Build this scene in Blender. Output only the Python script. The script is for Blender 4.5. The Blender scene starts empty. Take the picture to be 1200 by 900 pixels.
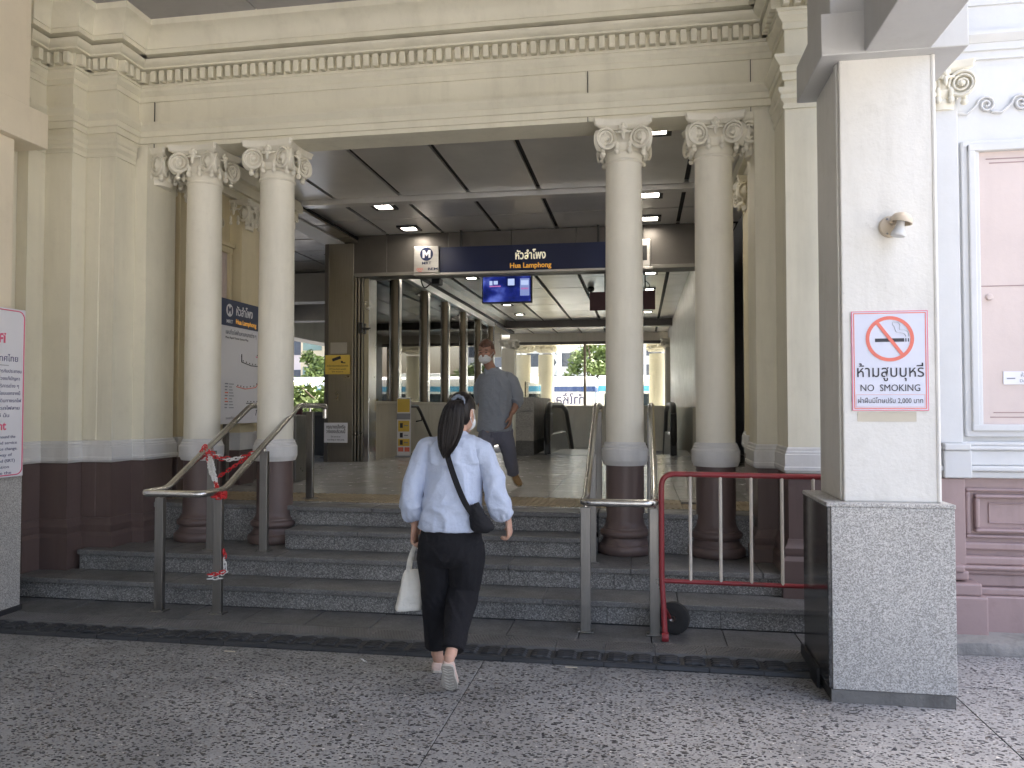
import bpy, bmesh, math, random
from mathutils import Vector, Matrix, noise
random.seed(7)
R = math.radians
scene = bpy.context.scene
COL = scene.collection

# ------------------------------------------------------------------ camera, sky, sun, exposure
cam_data = bpy.data.cameras.new('camera')
cam_data.sensor_fit = 'HORIZONTAL'; cam_data.sensor_width = 36.0; cam_data.lens = 27.0
cam_data.clip_start = 0.05; cam_data.clip_end = 2000
cam = bpy.data.objects.new('camera', cam_data); COL.objects.link(cam)
cam.location = (0, 0, 1.52)
cam.rotation_euler = (R(91.65), 0, R(9.5))
scene.camera = cam

SUN_EL, SUN_AZ = 58.0, 40.0          # azimuth measured from +Y (behind the station) towards +X
world = bpy.data.worlds.new('World'); scene.world = world; world.use_nodes = True
wn = world.node_tree.nodes; wl = world.node_tree.links
sky = wn.new('ShaderNodeTexSky'); sky.sky_type = 'NISHITA'; sky.sun_disc = False
sky.sun_elevation = R(SUN_EL); sky.sun_rotation = R(SUN_AZ)
sky.air_density = 0.8; sky.dust_density = 7.0; sky.ozone_density = 0.3
wl.new(sky.outputs[0], wn['Background'].inputs[0]); wn['Background'].inputs[1].default_value = 0.15
sun_d = bpy.data.lights.new('sun', 'SUN'); sun_d.energy = 4.0; sun_d.angle = R(0.53); sun_d.color = (1, 0.95, 0.87)
sun = bpy.data.objects.new('sun', sun_d); COL.objects.link(sun)
_sd = Vector((math.sin(R(SUN_AZ)) * math.cos(R(SUN_EL)), math.cos(R(SUN_AZ)) * math.cos(R(SUN_EL)), math.sin(R(SUN_EL))))
sun.rotation_euler = (-_sd).to_track_quat('-Z', 'Y').to_euler()
scene.view_settings.view_transform = 'Standard'; scene.view_settings.look = 'None'
scene.view_settings.gamma = 1.0; scene.view_settings.use_curve_mapping = False
scene.view_settings.exposure = 2.72
scene.render.engine = 'CYCLES'
scene.cycles.use_denoising = True
scene.cycles.max_bounces = 10; scene.cycles.diffuse_bounces = 6; scene.cycles.glossy_bounces = 4
scene.cycles.transmission_bounces = 8; scene.cycles.transparent_max_bounces = 12

# ------------------------------------------------------------------ materials
class NT:
    def __init__(s, name):
        s.m = bpy.data.materials.new(name); s.m.use_nodes = True
        s.t = s.m.node_tree; s.n = s.t.nodes; s.l = s.t.links
        s.b = s.n['Principled BSDF']
        s.pos = None
    def node(s, typ, **kw):
        n = s.n.new(typ)
        for k, v in kw.items(): setattr(n, k, v)
        return n
    def link(s, a, b): s.l.new(a, b)
    def P(s, scale=(1, 1, 1)):
        g = s.node('ShaderNodeNewGeometry')
        mp = s.node('ShaderNodeVectorMath', operation='MULTIPLY'); mp.inputs[1].default_value = scale
        s.link(g.outputs['Position'], mp.inputs[0]); return mp.outputs[0]
    def noise(s, scale, detail=4, rough=.6, vscale=(1, 1, 1), vec=None):
        n = s.node('ShaderNodeTexNoise'); n.inputs['Scale'].default_value = scale
        n.inputs['Detail'].default_value = detail; n.inputs['Roughness'].default_value = rough
        s.link(vec if vec else s.P(vscale), n.inputs['Vector']); return n.outputs['Fac']
    def voro(s, scale, vscale=(1, 1, 1), feature='F1', rnd=1.0, vec=None):
        n = s.node('ShaderNodeTexVoronoi', feature=feature); n.inputs['Scale'].default_value = scale
        n.inputs['Randomness'].default_value = rnd
        s.link(vec if vec else s.P(vscale), n.inputs['Vector']); return n
    def ramp(s, fac, stops, interp='LINEAR'):
        r = s.node('ShaderNodeValToRGB'); r.color_ramp.interpolation = interp
        el = r.color_ramp.elements
        while len(el) < len(stops): el.new(0.5)
        for e, (p, c) in zip(el, stops):
            e.position = p; e.color = (c[0], c[1], c[2], 1) if hasattr(c, '__len__') else (c, c, c, 1)
        s.link(fac, r.inputs[0]); return r.outputs[0]
    def mix(s, fac, a, b, mode='MIX'):
        m = s.node('ShaderNodeMix', data_type='RGBA', blend_type=mode)
        for sock, v in ((m.inputs[0], fac), (m.inputs[6], a), (m.inputs[7], b)):
            if isinstance(v, (int, float)): sock.default_value = v
            elif isinstance(v, (tuple, list)): sock.default_value = (v[0], v[1], v[2], 1)
            else: s.link(v, sock)
        return m.outputs[2]
    def math(s, op, a, b=0.0):
        m = s.node('ShaderNodeMath', operation=op)
        for sock, v in ((m.inputs[0], a), (m.inputs[1], b)):
            if isinstance(v, (int, float)): sock.default_value = v
            else: s.link(v, sock)
        return m.outputs[0]
    def color(s, c):
        if isinstance(c, (tuple, list)): s.b.inputs['Base Color'].default_value = (c[0], c[1], c[2], 1)
        else: s.link(c, s.b.inputs['Base Color'])
    def rough(s, r):
        if isinstance(r, (int, float)): s.b.inputs['Roughness'].default_value = r
        else: s.link(r, s.b.inputs['Roughness'])
    def bump(s, h, strength=.3, dist=.01):
        b = s.node('ShaderNodeBump'); b.inputs['Strength'].default_value = strength; b.inputs['Distance'].default_value = dist
        s.link(h, b.inputs['Height']); s.link(b.outputs[0], s.b.inputs['Normal'])
    def set(s, **kw):
        for k, v in kw.items(): s.b.inputs[k.replace('_', ' ')].default_value = v
        return s

M = {}
def sc(c, k): return tuple(x * k for x in c)
def plain(name, c, rough=.5, metal=0.0, var=.12, vs=3.0, bump=0.0, bs=60.0):
    t = NT(name); f = t.noise(vs, 5)
    t.color(t.ramp(f, [(.3, sc(c, 1 - var)), (.7, sc(c, 1 + var * .6))])); t.rough(rough); t.set(Metallic=metal)
    if bump: t.bump(t.noise(bs, 3), bump, .004)
    M[name] = t.m; return t
def paint(name, c, dirt, rough=.55, dirt_amt=.45, bump=.12, chips=0.0):
    t = NT(name)
    big = t.noise(1.7, 6, .62); streak = t.noise(5, 5, .65, (1, 1, .12)); fine = t.noise(38, 4, .6)
    base = t.ramp(big, [(.3, sc(c, .93)), (.7, sc(c, 1.03))])
    dm = t.ramp(streak, [(.5, 0), (.78, 1)]); dm2 = t.ramp(t.noise(9, 6, .7), [(.55, 0), (.75, 1)])
    base = t.mix(t.math('MULTIPLY', dm, dirt_amt), base, dirt)
    base = t.mix(t.math('MULTIPLY', dm2, dirt_amt * .5), base, dirt)
    sp = t.ramp(t.noise(150, 2), [(.70, 0), (.76, 1)])
    base = t.mix(t.math('MULTIPLY', sp, dirt_amt * .7), base, sc(dirt, .5))
    if chips:
        ch = t.ramp(t.noise(14, 7, .75), [(.66, 0), (.675, 1)])
        base = t.mix(t.math('MULTIPLY', ch, chips), base, sc(c, .55))
    t.color(base); t.rough(rough)
    h = t.math('ADD', t.math('MULTIPLY', fine, .5), t.math('MULTIPLY', t.noise(7, 4), 1.0))
    t.bump(h, bump, .012); M[name] = t.m; return t
paint('cream', (.73, .695, .56), (.42, .39, .30), dirt_amt=.32)
paint('column_cream', (.765, .73, .62), (.42, .40, .32), dirt_amt=.3)
paint('band_white', (.66, .65, .63), (.36, .34, .31), dirt_amt=.4)
paint('brown', (.135, .095, .086), (.07, .045, .042), rough=.42, dirt_amt=.5, chips=.25)
paint('mauve', (.35, .25, .24), (.14, .09, .085), rough=.4, dirt_amt=.4)
paint('pink', (.62, .525, .485), (.45, .36, .33), dirt_amt=.25)
paint('plaster_white', (.62, .625, .62), (.5, .48, .44), dirt_amt=.2)
paint('pillar_white', (.70, .685, .64), (.38, .36, .31), dirt_amt=.38, bump=.4, chips=.3)
paint('canopy_grey', (.36, .35, .34), (.22, .21, .2), dirt_amt=.4)
paint('beam_grey', (.50, .50, .49), (.33, .32, .31), dirt_amt=.3)
paint('side_wall', (.66, .58, .38), (.42, .36, .22), dirt_amt=.35)
paint('concrete_wall', (.56, .525, .44), (.34, .31, .25), dirt_amt=.5)
paint('far_building', (.62, .62, .60), (.5, .5, .48), dirt_amt=.2, bump=0.02)
paint('rust_red', (.27, .028, .035), (.09, .035, .028), rough=.4, dirt_amt=.9, chips=.7)
paint('bar_white', (.66, .61, .53), (.25, .14, .08), rough=.5, dirt_amt=.7, chips=.8)
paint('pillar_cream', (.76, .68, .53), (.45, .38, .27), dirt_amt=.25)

def granite(name, dark, mid, light, scale, rough, joint_dirt=.3):
    t = NT(name)
    v = t.voro(scale); v2 = t.voro(scale * 2.3)
    a = t.ramp(t.node_sep(v.outputs['Color']), [(0, dark), (.32, dark), (.4, mid), (.74, mid), (.82, light), (1, light)])
    b = t.ramp(t.node_sep(v2.outputs['Color']), [(0, dark), (.3, mid), (.8, mid), (1, light)])
    c = t.mix(.45, a, b)
    d = t.ramp(t.noise(2.2, 6, .65), [(.3, 1 - joint_dirt), (.65, 1.0)])
    t.color(t.mix(1.0, c, d, 'MULTIPLY')); t.rough(t.ramp(t.noise(6, 4), [(.3, rough * .8), (.7, rough * 1.3)]))
    t.bump(t.noise(120, 2), .05, .003); M[name] = t.m; return t
def _sep(s, col):
    n = s.node('ShaderNodeSeparateColor'); s.link(col, n.inputs[0]); return n.outputs[0]
NT.node_sep = _sep
granite('granite_riser', (.06, .06, .058), (.235, .232, .225), (.50, .49, .47), 140, .5, .4)
granite('granite_tread', (.11, .109, .107), (.185, .183, .179), (.27, .268, .26), 150, .4, .4)
granite('granite_pale', (.17, .163, .15), (.45, .437, .415), (.70, .685, .65), 190, .4, .15)
granite('granite_reflection', (.02, .02, .02), (.055, .055, .055), (.10, .10, .10), 90, .12, .2)  # the pale plinth granite, its dark reflections put into the colour
granite('floor_tile', (.31, .307, .30), (.39, .386, .376), (.48, .475, .46), 130, .22, .25)
granite('paving', (.09, .092, .095), (.145, .147, .15), (.19, .19, .195), 120, .5, .45)
plain('grout', (.05, .05, .05), .8)
paint('kerb_worn', (.25, .24, .225), (.10, .095, .09), rough=.85, dirt_amt=.9, bump=.9, chips=.9)
paint('mortar_grey', (.17, .165, .155), (.07, .065, .06), rough=.9, dirt_amt=.9, bump=.8, chips=.8)
plain('rubber', (.03, .032, .036), .55, var=.4, bump=.3)
plain('tactile', (.16, .155, .15), .5, var=.3)
plain('tactile_yellow', (.34, .27, .17), .5, var=.3)
def steel(name, c, rough, vs):
    t = NT(name); f = t.noise(1, 6, .7, vs)
    t.color(t.ramp(f, [(.3, sc(c, .8)), (.7, c)])); t.set(Metallic=1.0)
    t.rough(t.ramp(t.noise(3.5, 5, .7), [(.3, rough * .7), (.7, rough * 1.5)])); t.bump(f, .05, .002); M[name] = t.m
steel('steel', (.66, .65, .62), .2, (30, 30, 3))
steel('post_steel', (.30, .29, .275), .36, (60, 60, 4))
steel('steel_panel', (.36, .33, .28), .34, (90, 90, 2))
steel('bronze_mullion', (.40, .33, .24), .4, (80, 80, 2))
steel('silver_box', (.62, .60, .57), .4, (4, 4, 80))
def panel_mat():
    t = NT('ceiling_panel')
    oi = t.node('ShaderNodeObjectInfo')
    c = t.ramp(oi.outputs['Random'], [(0, (.80, .79, .77)), (1, (.85, .84, .82))])
    st = t.ramp(t.noise(1.2, 5, .6), [(.35, .86), (.65, 1.0)])
    t.color(t.mix(1.0, c, st, 'MULTIPLY')); t.set(Metallic=.55); t.rough(.30)
    t.bump(t.noise(.9, 3), .12, .05); M['ceiling_panel'] = t.m
panel_mat()
plain('black_gap', (.012, .012, .013), .6)
plain('black_plastic', (.02, .02, .021), .35)
plain('grey_beam', (.22, .21, .19), .4, metal=.6)
plain('header_steel', (.13, .12, .11), .38, metal=.7)
plain('maroon', (.085, .02, .025), .4)
plain('escalator_grey', (.25, .25, .25), .3, metal=.8)
plain('sign_white', (.74, .74, .78), .3, var=.03)
plain('sign_cool', (.62, .64, .74), .3, var=.03)
plain('sign_red', (.72, .17, .12), .4, var=.08)
plain('sign_pink', (.72, .12, .22), .4, var=.05)
plain('ink', (.025, .025, .035), .5, var=.05)
plain('ink_blue', (.03, .03, .14), .5, var=.05)
plain('ink_grey', (.25, .26, .30), .5, var=.05)
plain('navy', (.008, .016, .07), .3, var=.1)
plain('map_navy', (.03, .045, .10), .35, var=.1)
plain('sign_yellow', (.68, .48, .09), .45, var=.08)
plain('orange_text', (.9, .42, .06), .4, var=.02).set(Emission_Color=(1, .5, .08, 1), Emission_Strength=.05)
plain('cream_text', (.95, .9, .72), .4, var=.02).set(Emission_Color=(1, .93, .72, 1), Emission_Strength=.07)
plain('tape', (.55, .50, .40), .5)
plain('lamp_beige', (.55, .47, .36), .4)
plain('chain_red', (.62, .03, .035), .4)
plain('chain_white', (.8, .8, .77), .45)
plain('tyre', (.025, .025, .025), .7)
plain('paper', (.8, .79, .75), .7)
plain('poster_blue', (.015, .07, .26), .4)
plain('dark_parapet', (.03, .028, .026), .5)
plain('bus_white', (.78, .8, .8), .3, var=.03)
plain('bus_blue', (.08, .35, .6), .3, var=.05)
plain('bus_navy', (.05, .09, .25), .3, var=.05)
plain('bus_glass', (.02, .03, .04), .1, var=.05)
plain('window_dark', (.09, .10, .12), .15)
plain('window_green', (.20, .28, .24), .15)
plain('building_white', (.72, .72, .70), .6, var=.05)
plain('building_pink', (.68, .60, .57), .6, var=.05)
plain('building_yellow', (.62, .52, .34), .6, var=.05)
plain('blue_board', (.04, .16, .5), .4)
plain('plaza_concrete', (.26, .255, .245), .8, var=.15)  # mostly unseen ground, pale tone picked to bounce light onto the facade
plain('asphalt', (.055, .055, .056), .8, var=.3, bump=.4)
plain('trunk', (.09, .065, .045), .9, var=.3, bump=.5)
plain('far_wall_dark', (.18, .165, .14), .5)
def emit(name, c, s):
    t = NT(name); t.color((0, 0, 0)); t.b.inputs['Emission Color'].default_value = (*c, 1); t.b.inputs['Emission Strength'].default_value = s; M[name] = t.m
emit('lamp_lit', (1.0, .91, .78), 12.0)
def glass(name, tint, refl=1.0):
    t = NT(name); out = t.n['Material Output']
    tr = t.node('ShaderNodeBsdfTransparent'); tr.inputs[0].default_value = (*tint, 1)
    gl = t.node('ShaderNodeBsdfGlossy'); gl.inputs['Roughness'].default_value = .02
    fr = t.node('ShaderNodeFresnel'); fr.inputs[0].default_value = 1.5
    mx = t.node('ShaderNodeMixShader'); t.link(t.math('MULTIPLY', fr.outputs[0], refl), mx.inputs[0])
    t.link(tr.outputs[0], mx.inputs[1]); t.link(gl.outputs[0], mx.inputs[2]); t.link(mx.outputs[0], out.inputs[0]); M[name] = t.m
glass('glass', (.80, .86, .82))
glass('clear_glass', (.93, .95, .94))
def screen_mat():
    t = NT('screen'); t.color((0, 0, .01))
    f = t.noise(3.5, 3, .5); c = t.ramp(f, [(.35, (.004, .008, .05)), (.5, (.012, .02, .16)), (.7, (.10, .14, .5))])
    t.link(c, t.b.inputs['Emission Color']); t.b.inputs['Emission Strength'].default_value = .20; t.rough(.15); M['screen'] = t.m
screen_mat()
emit('screen_text', (.5, .6, .9), .16)
emit('screen_panel', (.30, .38, .75), .12)
emit('screen_pink', (.6, .2, .55), .12)

def pebble_ground():
    t = NT('pebble_ground')
    cem = t.ramp(t.noise(2.6, 7, .65), [(.28, (.215, .217, .219)), (.5, (.295, .297, .298)), (.72, (.365, .366, .366))])
    cem = t.mix(.35, cem, t.ramp(t.noise(90, 3), [(.35, (.16, .162, .164)), (.65, (.36, .361, .36))]))
    warp = t.node('ShaderNodeTexNoise'); warp.inputs['Scale'].default_value = 30; t.link(t.P(), warp.inputs['Vector'])
    wv = t.node('ShaderNodeVectorMath', operation='MULTIPLY_ADD'); wv.inputs[1].default_value = (.022, .022, .022)
    t.link(warp.outputs['Color'], wv.inputs[0]); t.link(t.P((1, 1, 0)), wv.inputs[2])
    h = None; col = cem
    for scl, thr, keep, rot in ((44, .29, .36, .0), (62, .29, .42, .8), (100, .33, .34, .3)):
        mp = t.node('ShaderNodeMapping'); mp.inputs['Rotation'].default_value = (0, 0, rot); mp.inputs['Scale'].default_value = (.72, 1.15, 1)
        t.link(wv.outputs[0], mp.inputs['Vector'])
        v = t.voro(scl, vec=mp.outputs[0])
        s3 = t.node('ShaderNodeSeparateColor'); t.link(v.outputs['Color'], s3.inputs[0])
        size = t.math('ADD', t.math('MULTIPLY', s3.outputs[1], .18), thr)
        d = t.math('SUBTRACT', size, v.outputs['Distance'])
        shape = t.ramp(d, [(0, 0), (.035, 1)])
        pres = t.math('LESS_THAN', s3.outputs[0], keep)
        mask = t.math('MULTIPLY', shape, pres)
        pc = t.ramp(s3.outputs[2], [(0, (.018, .019, .026)), (.5, (.03, .032, .042)), (.66, (.055, .05, .05)), (.8, (.12, .10, .085)), (.9, (.10, .10, .11)), (.965, (.5, .48, .45))], 'CONSTANT')
        col = t.mix(mask, col, pc)
        hh = t.math('MULTIPLY', t.ramp(d, [(0, 0), (.18, 1)]), pres)
        h = hh if h is None else t.math('MAXIMUM', h, hh)
    stain = t.mix(1.0, t.ramp(t.noise(.9, 6, .7), [(.3, .66), (.6, 1.06)]), t.ramp(t.noise(4.5, 5, .7), [(.62, 1.0), (.74, .74)]), 'MULTIPLY')
    col = t.mix(1.0, col, stain, 'MULTIPLY')
    t.color(col); t.rough(t.ramp(h, [(0, .62), (1, .34)]))
    t.bump(t.math('ADD', h, t.math('MULTIPLY', t.noise(60, 4), .5)), .25, .006); M['pebble_ground'] = t.m
pebble_ground()
def leaf_mat(name, c):
    t = NT(name); oi = t.noise(2.5, 3)
    t.color(t.ramp(oi, [(.3, sc(c, .55)), (.7, sc(c, 1.3))])); t.rough(.6)
    t.b.inputs['Subsurface Weight'].default_value = 0.0
    M[name] = t.m
leaf_mat('leaf', (.07, .11, .025)); leaf_mat('leaf_pale', (.12, .17, .04))

# ------------------------------------------------------------------ mesh helpers
class MB:
    def __init__(s): s.v = []; s.f = []; s.mi = []; s.cur = 0
    def add(s, vs, fs, T=None):
        o = len(s.v)
        s.v += [tuple(T @ Vector(p)) if T else tuple(p) for p in vs]
        s.f += [tuple(i + o for i in f) for f in fs]; s.mi += [s.cur] * len(fs)
        return s
    def box(s, x0, x1, y0, y1, z0, z1, T=None):
        vs = [(x, y, z) for z in (z0, z1) for y in (y0, y1) for x in (x0, x1)]
        return s.add(vs, [(0, 2, 3, 1), (4, 5, 7, 6), (0, 1, 5, 4), (2, 6, 7, 3), (0, 4, 6, 2), (1, 3, 7, 5)], T)
    def lathe(s, prof, c=(0, 0, 0), n=40, T=None):
        vs = []; fs = []
        for r, z in prof:
            for i in range(n):
                a = 2 * math.pi * i / n; vs.append((c[0] + r * math.cos(a), c[1] + r * math.sin(a), c[2] + z))
        for j in range(len(prof) - 1):
            for i in range(n):
                k = (i + 1) % n; fs.append((j * n + i, j * n + k, (j + 1) * n + k, (j + 1) * n + i))
        fs.append(tuple(range(n - 1, -1, -1))); fs.append(tuple(range((len(prof) - 1) * n, len(prof) * n)))
        return s.add(vs, fs, T)
    def prism(s, poly, a0, a1, plane='xz', T=None):
        n = len(poly); vs = []
        for a in (a0, a1):
            for p, q in poly:
                vs.append({'xz': (p, a, q), 'xy': (p, q, a), 'yz': (a, p, q)}[plane])
        fs = [tuple(range(n)), tuple(range(2 * n - 1, n - 1, -1))]
        for i in range(n): k = (i + 1) % n; fs.append((i, i + n, k + n, k))
        return s.add(vs, fs, T)
    def tube(s, pts, r, n=12, closed=False, cap=True, T=None, squash=1.0):
        pts = [Vector(p) for p in pts]; m = len(pts)
        rs = r if hasattr(r, '__len__') else [r] * m
        tang = []
        for i in range(m):
            a = pts[i - 1] if (i > 0 or closed) else pts[i]; b = pts[(i + 1) % m] if (i < m - 1 or closed) else pts[i]
            tang.append((b - a).normalized())
        up = Vector((0, 0, 1)) if abs(tang[0].z) < .9 else Vector((1, 0, 0))
        u = tang[0].cross(up).normalized(); vs = []; fs = []
        for i in range(m):
            u = (u - tang[i] * u.dot(tang[i])).normalized(); w = tang[i].cross(u)
            for k in range(n):
                a = 2 * math.pi * k / n; vs.append(pts[i] + u * (rs[i] * math.cos(a)) + w * (rs[i] * squash * math.sin(a)))
        for i in range(m if closed else m - 1):
            j = (i + 1) % m
            for k in range(n):
                q = (k + 1) % n; fs.append((i * n + k, i * n + q, j * n + q, j * n + k))
        if cap and not closed:
            fs.append(tuple(range(n - 1, -1, -1))); fs.append(tuple(range((m - 1) * n, m * n)))
        return s.add(vs, fs, T)
    def loft(s, rings, n=20, T=None):
        # rings: (centre, u-axis vector, v-axis vector)
        vs = []; fs = []; m = len(rings)
        for c, u, v in rings:
            c, u, v = Vector(c), Vector(u), Vector(v)
            for k in range(n):
                a = 2 * math.pi * k / n; vs.append(c + u * math.cos(a) + v * math.sin(a))
        for i in range(m - 1):
            for k in range(n):
                q = (k + 1) % n; fs.append((i * n + k, i * n + q, (i + 1) * n + q, (i + 1) * n + k))
        fs.append(tuple(range(n - 1, -1, -1))); fs.append(tuple(range((m - 1) * n, m * n)))
        return s.add(vs, fs, T)
    def ball(s, c, r, n=12, T=None):
        rx, ry, rz = r if hasattr(r, '__len__') else (r, r, r); vs = []; fs = []; m = max(6, n // 2 + 2)
        for j in range(m + 1):
            th = math.pi * (j + .001) / (m + .002)
            for i in range(n):
                a = 2 * math.pi * i / n
                vs.append((c[0] + rx * math.sin(th) * math.cos(a), c[1] + ry * math.sin(th) * math.sin(a), c[2] + rz * math.cos(th)))
        for j in range(m):
            for i in range(n):
                k = (i + 1) % n; fs.append((j * n + i, (j + 1) * n + i, (j + 1) * n + k, j * n + k))
        return s.add(vs, fs, T)
    def build(s, name, mat, parent=None, smooth=None, bevel=0.0, loc=None):
        me = bpy.data.meshes.new(name); me.from_pydata(s.v, [], s.f); me.update()
        for mm in (mat if isinstance(mat, (list, tuple)) else [mat]): me.materials.append(M[mm] if isinstance(mm, str) else mm)
        if isinstance(mat, (list, tuple)): me.polygons.foreach_set('material_index', s.mi)
        bm = bmesh.new(); bm.from_mesh(me); bmesh.ops.recalc_face_normals(bm, faces=bm.faces); bm.to_mesh(me); bm.free()
        o = bpy.data.objects.new(name, me); COL.objects.link(o)
        if smooth is not None:
            me.shade_smooth(); me.set_sharp_from_angle(angle=R(smooth))
        if bevel:
            b = o.modifiers.new('edge', 'BEVEL'); b.width = bevel; b.segments = 2; b.limit_method = 'ANGLE'; b.angle_limit = R(40); b.harden_normals = False
        if loc: o.location = loc
        if parent is not None: o.parent = parent
        return o
def tag(o, label=None, cat=None, group=None, kind=None):
    if label: o['label'] = label
    if cat: o['category'] = cat
    if group: o['group'] = group
    if kind: o['kind'] = kind
    return o
def empty(name, loc=(0, 0, 0), rz=0, label=None, cat=None, group=None, kind=None):
    o = bpy.data.objects.new(name, None); COL.objects.link(o); o.location = loc; o.rotation_euler = (0, 0, rz); o.empty_display_size = .1
    return tag(o, label, cat, group, kind)
def boxo(name, x0, x1, y0, y1, z0, z1, mat, parent=None, bevel=0.0):
    return MB().box(x0, x1, y0, y1, z0, z1).build(name, mat, parent, bevel=bevel)
def copy_tree(o, parent=None):
    c = o.copy(); COL.objects.link(c); c.parent = parent
    for ch in list(o.children): copy_tree(ch, c)
    return c
def inst(name, me, loc, parent, rz=0, scale=None):
    o = bpy.data.objects.new(name, me); COL.objects.link(o); o.location = loc; o.rotation_euler = (0, 0, rz)
    if scale: o.scale = scale
    o.parent = parent; return o
def offset_path(path, d):
    out = []
    n = len(path)
    def nrm(a, b):
        dx, dy = b[0] - a[0], b[1] - a[1]; l = math.hypot(dx, dy); return (dy / l, -dx / l)
    for i in range(n):
        if i == 0: nx, ny = nrm(path[0], path[1]); out.append((path[0][0] + nx * d, path[0][1] + ny * d)); continue
        if i == n - 1: nx, ny = nrm(path[-2], path[-1]); out.append((path[-1][0] + nx * d, path[-1][1] + ny * d)); continue
        a = nrm(path[i - 1], path[i]); b = nrm(path[i], path[i + 1])
        k = d / (1 + a[0] * b[0] + a[1] * b[1])
        out.append((path[i][0] + (a[0] + b[0]) * k, path[i][1] + (a[1] + b[1]) * k))
    return out
def sweep(name, path, prof, mat, parent, groups=None, smooth=30):
    """profile (out, z) swept along a plan path with mitred corners; groups = lists of segment indices, one mesh each"""
    cols = [offset_path(path, o) for o, z in prof]
    groups = groups or [list(range(len(path) - 1))]; res = []
    for g in groups:
        mb = MB()
        for sgm in g:
            vs = []; fs = []
            for j, (o, z) in enumerate(prof): vs += [(*cols[j][sgm], z), (*cols[j][sgm + 1], z)]
            for j in range(len(prof) - 1): fs.append((2 * j, 2 * j + 1, 2 * j + 3, 2 * j + 2))
            mb.add(vs, fs)
        res.append(mb.build(name, mat, parent, smooth=smooth))
    return res
def text(body, name, size, mat, parent, origin, xdir, ydir, width=None, bold=0.0, align='LEFT', mirror=False, lift=.0015):
    """writing as a thin mesh; origin = left (or centre) end of its base line, in world space"""
    c = bpy.data.curves.new(name, 'FONT'); c.body = body; c.size = size; c.align_x = align; c.offset = bold; c.extrude = .0004; c.resolution_u = 3
    o = bpy.data.objects.new(name, c); COL.objects.link(o); bpy.context.view_layer.update()
    me = bpy.data.meshes.new_from_object(o.evaluated_get(bpy.context.evaluated_depsgraph_get()))
    bpy.data.objects.remove(o); bpy.data.curves.remove(c)
    x = Vector(xdir).normalized(); y = Vector(ydir).normalized(); z = x.cross(y)
    xs = [v.co.x for v in me.vertices] or [0, 1]
    k = 1.0
    if width: k = width / max(1e-6, max(xs) - min(xs))
    sx = -k if mirror else k
    Tm = Matrix(((x.x * sx, y.x, z.x, 0), (x.y * sx, y.y, z.y, 0), (x.z * sx, y.z, z.z, 0), (0, 0, 0, 1)))
    Tm.translation = Vector(origin) + z * lift
    me.transform(Tm)
    if mirror: me.flip_normals()
    me.materials.clear(); me.materials.append(M[mat]); me.name = name
    t = bpy.data.objects.new(name, me); COL.objects.link(t); t.parent = parent
    return t
# ------------------------------------------------------------------ ground, paving, steps
g = MB().box(-300, 300, -300, 300, -.5, -.02).build('ground', 'plaza_concrete'); tag(g, 'pale concrete ground reaching to the horizon', kind='structure')
court = empty('forecourt_paving', label='grey exposed pebble paving in front of the steps', kind='structure')
xj = [-8.6, -6.1, -3.62, -0.93, 1.62, 4.2, 6.8]; yj = [-7.5, -5.0, -2.5, 0.02, 2.26, 4.548]
for i in range(len(xj) - 1):
    for j in range(len(yj) - 1):
        y1 = yj[j + 1]
        boxo('paving_slab', xj[i] + .003, xj[i + 1] - .003, yj[j] + .002, y1 - .002, -.019, 0.0, 'pebble_ground', court, bevel=.002)
boxo('paving_slab', 1.3, 6.8, 4.55, 5.13, -.019, 0.0, 'pebble_ground', court)
boxo('mortar_bed', -8.6, 6.8, -7.5, 5.2, -.0195, -.006, 'grout', court)

# black rubber ridge along the edge, ribbed tactile strip and dark paving tiles behind it
walk = empty('entrance_pavement', label='dark tiled pavement strip below the steps', kind='structure')
ridge_me = None
mb = MB()
mb.prism([(0, 0), (.008, .022), (.022, .030), (.14, .034), (.15, 0)], .003, .297, 'yz')
for k, (yy, rr_) in enumerate(((.028, .013), (.060, .014), (.094, .014), (.126, .012))):
    for q in range(2):
        x0_ = .014 + q * .146
        mb.tube([(x0_, yy, .030), (x0_ + .016, yy + .003, .036), (x0_ + .045, yy - .004, .038), (x0_ + .08, yy + .005, .039), (x0_ + .108, yy, .036), (x0_ + .124, yy, .030)], [.006, rr_, rr_, rr_, rr_, .006], 8)
r0 = mb.build('rubber_ridge', 'rubber', walk, bevel=.003); r0.location = (-4.42, 4.55, 0)
x = -4.12
while x < .9:
    inst('rubber_ridge', r0.data, (x, 4.55 + random.uniform(-.004, .004), random.uniform(-.003, .001)), walk, random.uniform(-.012, .012)).modifiers.new('edge', 'BEVEL').width = .003
    x += .3
tm = MB(); tm.box(.002, .298, 0, .19, 0, .05)
for k in range(14):
    for j in range(7):
        xx = .012 + k * .0203 + (.01 if j % 2 else 0); tm.box(xx, xx + .011, .012 + j * .025, .03 + j * .025, .05, .0535)
t0 = tm.build('tactile_tile', 'tactile', walk); t0.location = (-4.42, 4.703, 0)
x = -4.12
while x < .9: inst('tactile_tile', t0.data, (x, 4.703, random.uniform(-.002, .001)), walk); x += .3
x = -5.0; k = 0
while x < 1.1:
    w = .46; x1 = x + w
    boxo('paving_tile', x + .003, x1 - .003, 4.897, 5.262, 0, .05 + random.uniform(-.004, .002), 'paving', walk, bevel=.004); x = x1
boxo('bedding', -5, 1.3, 4.56, 5.26, -.01, .03, 'grout', walk)

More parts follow.
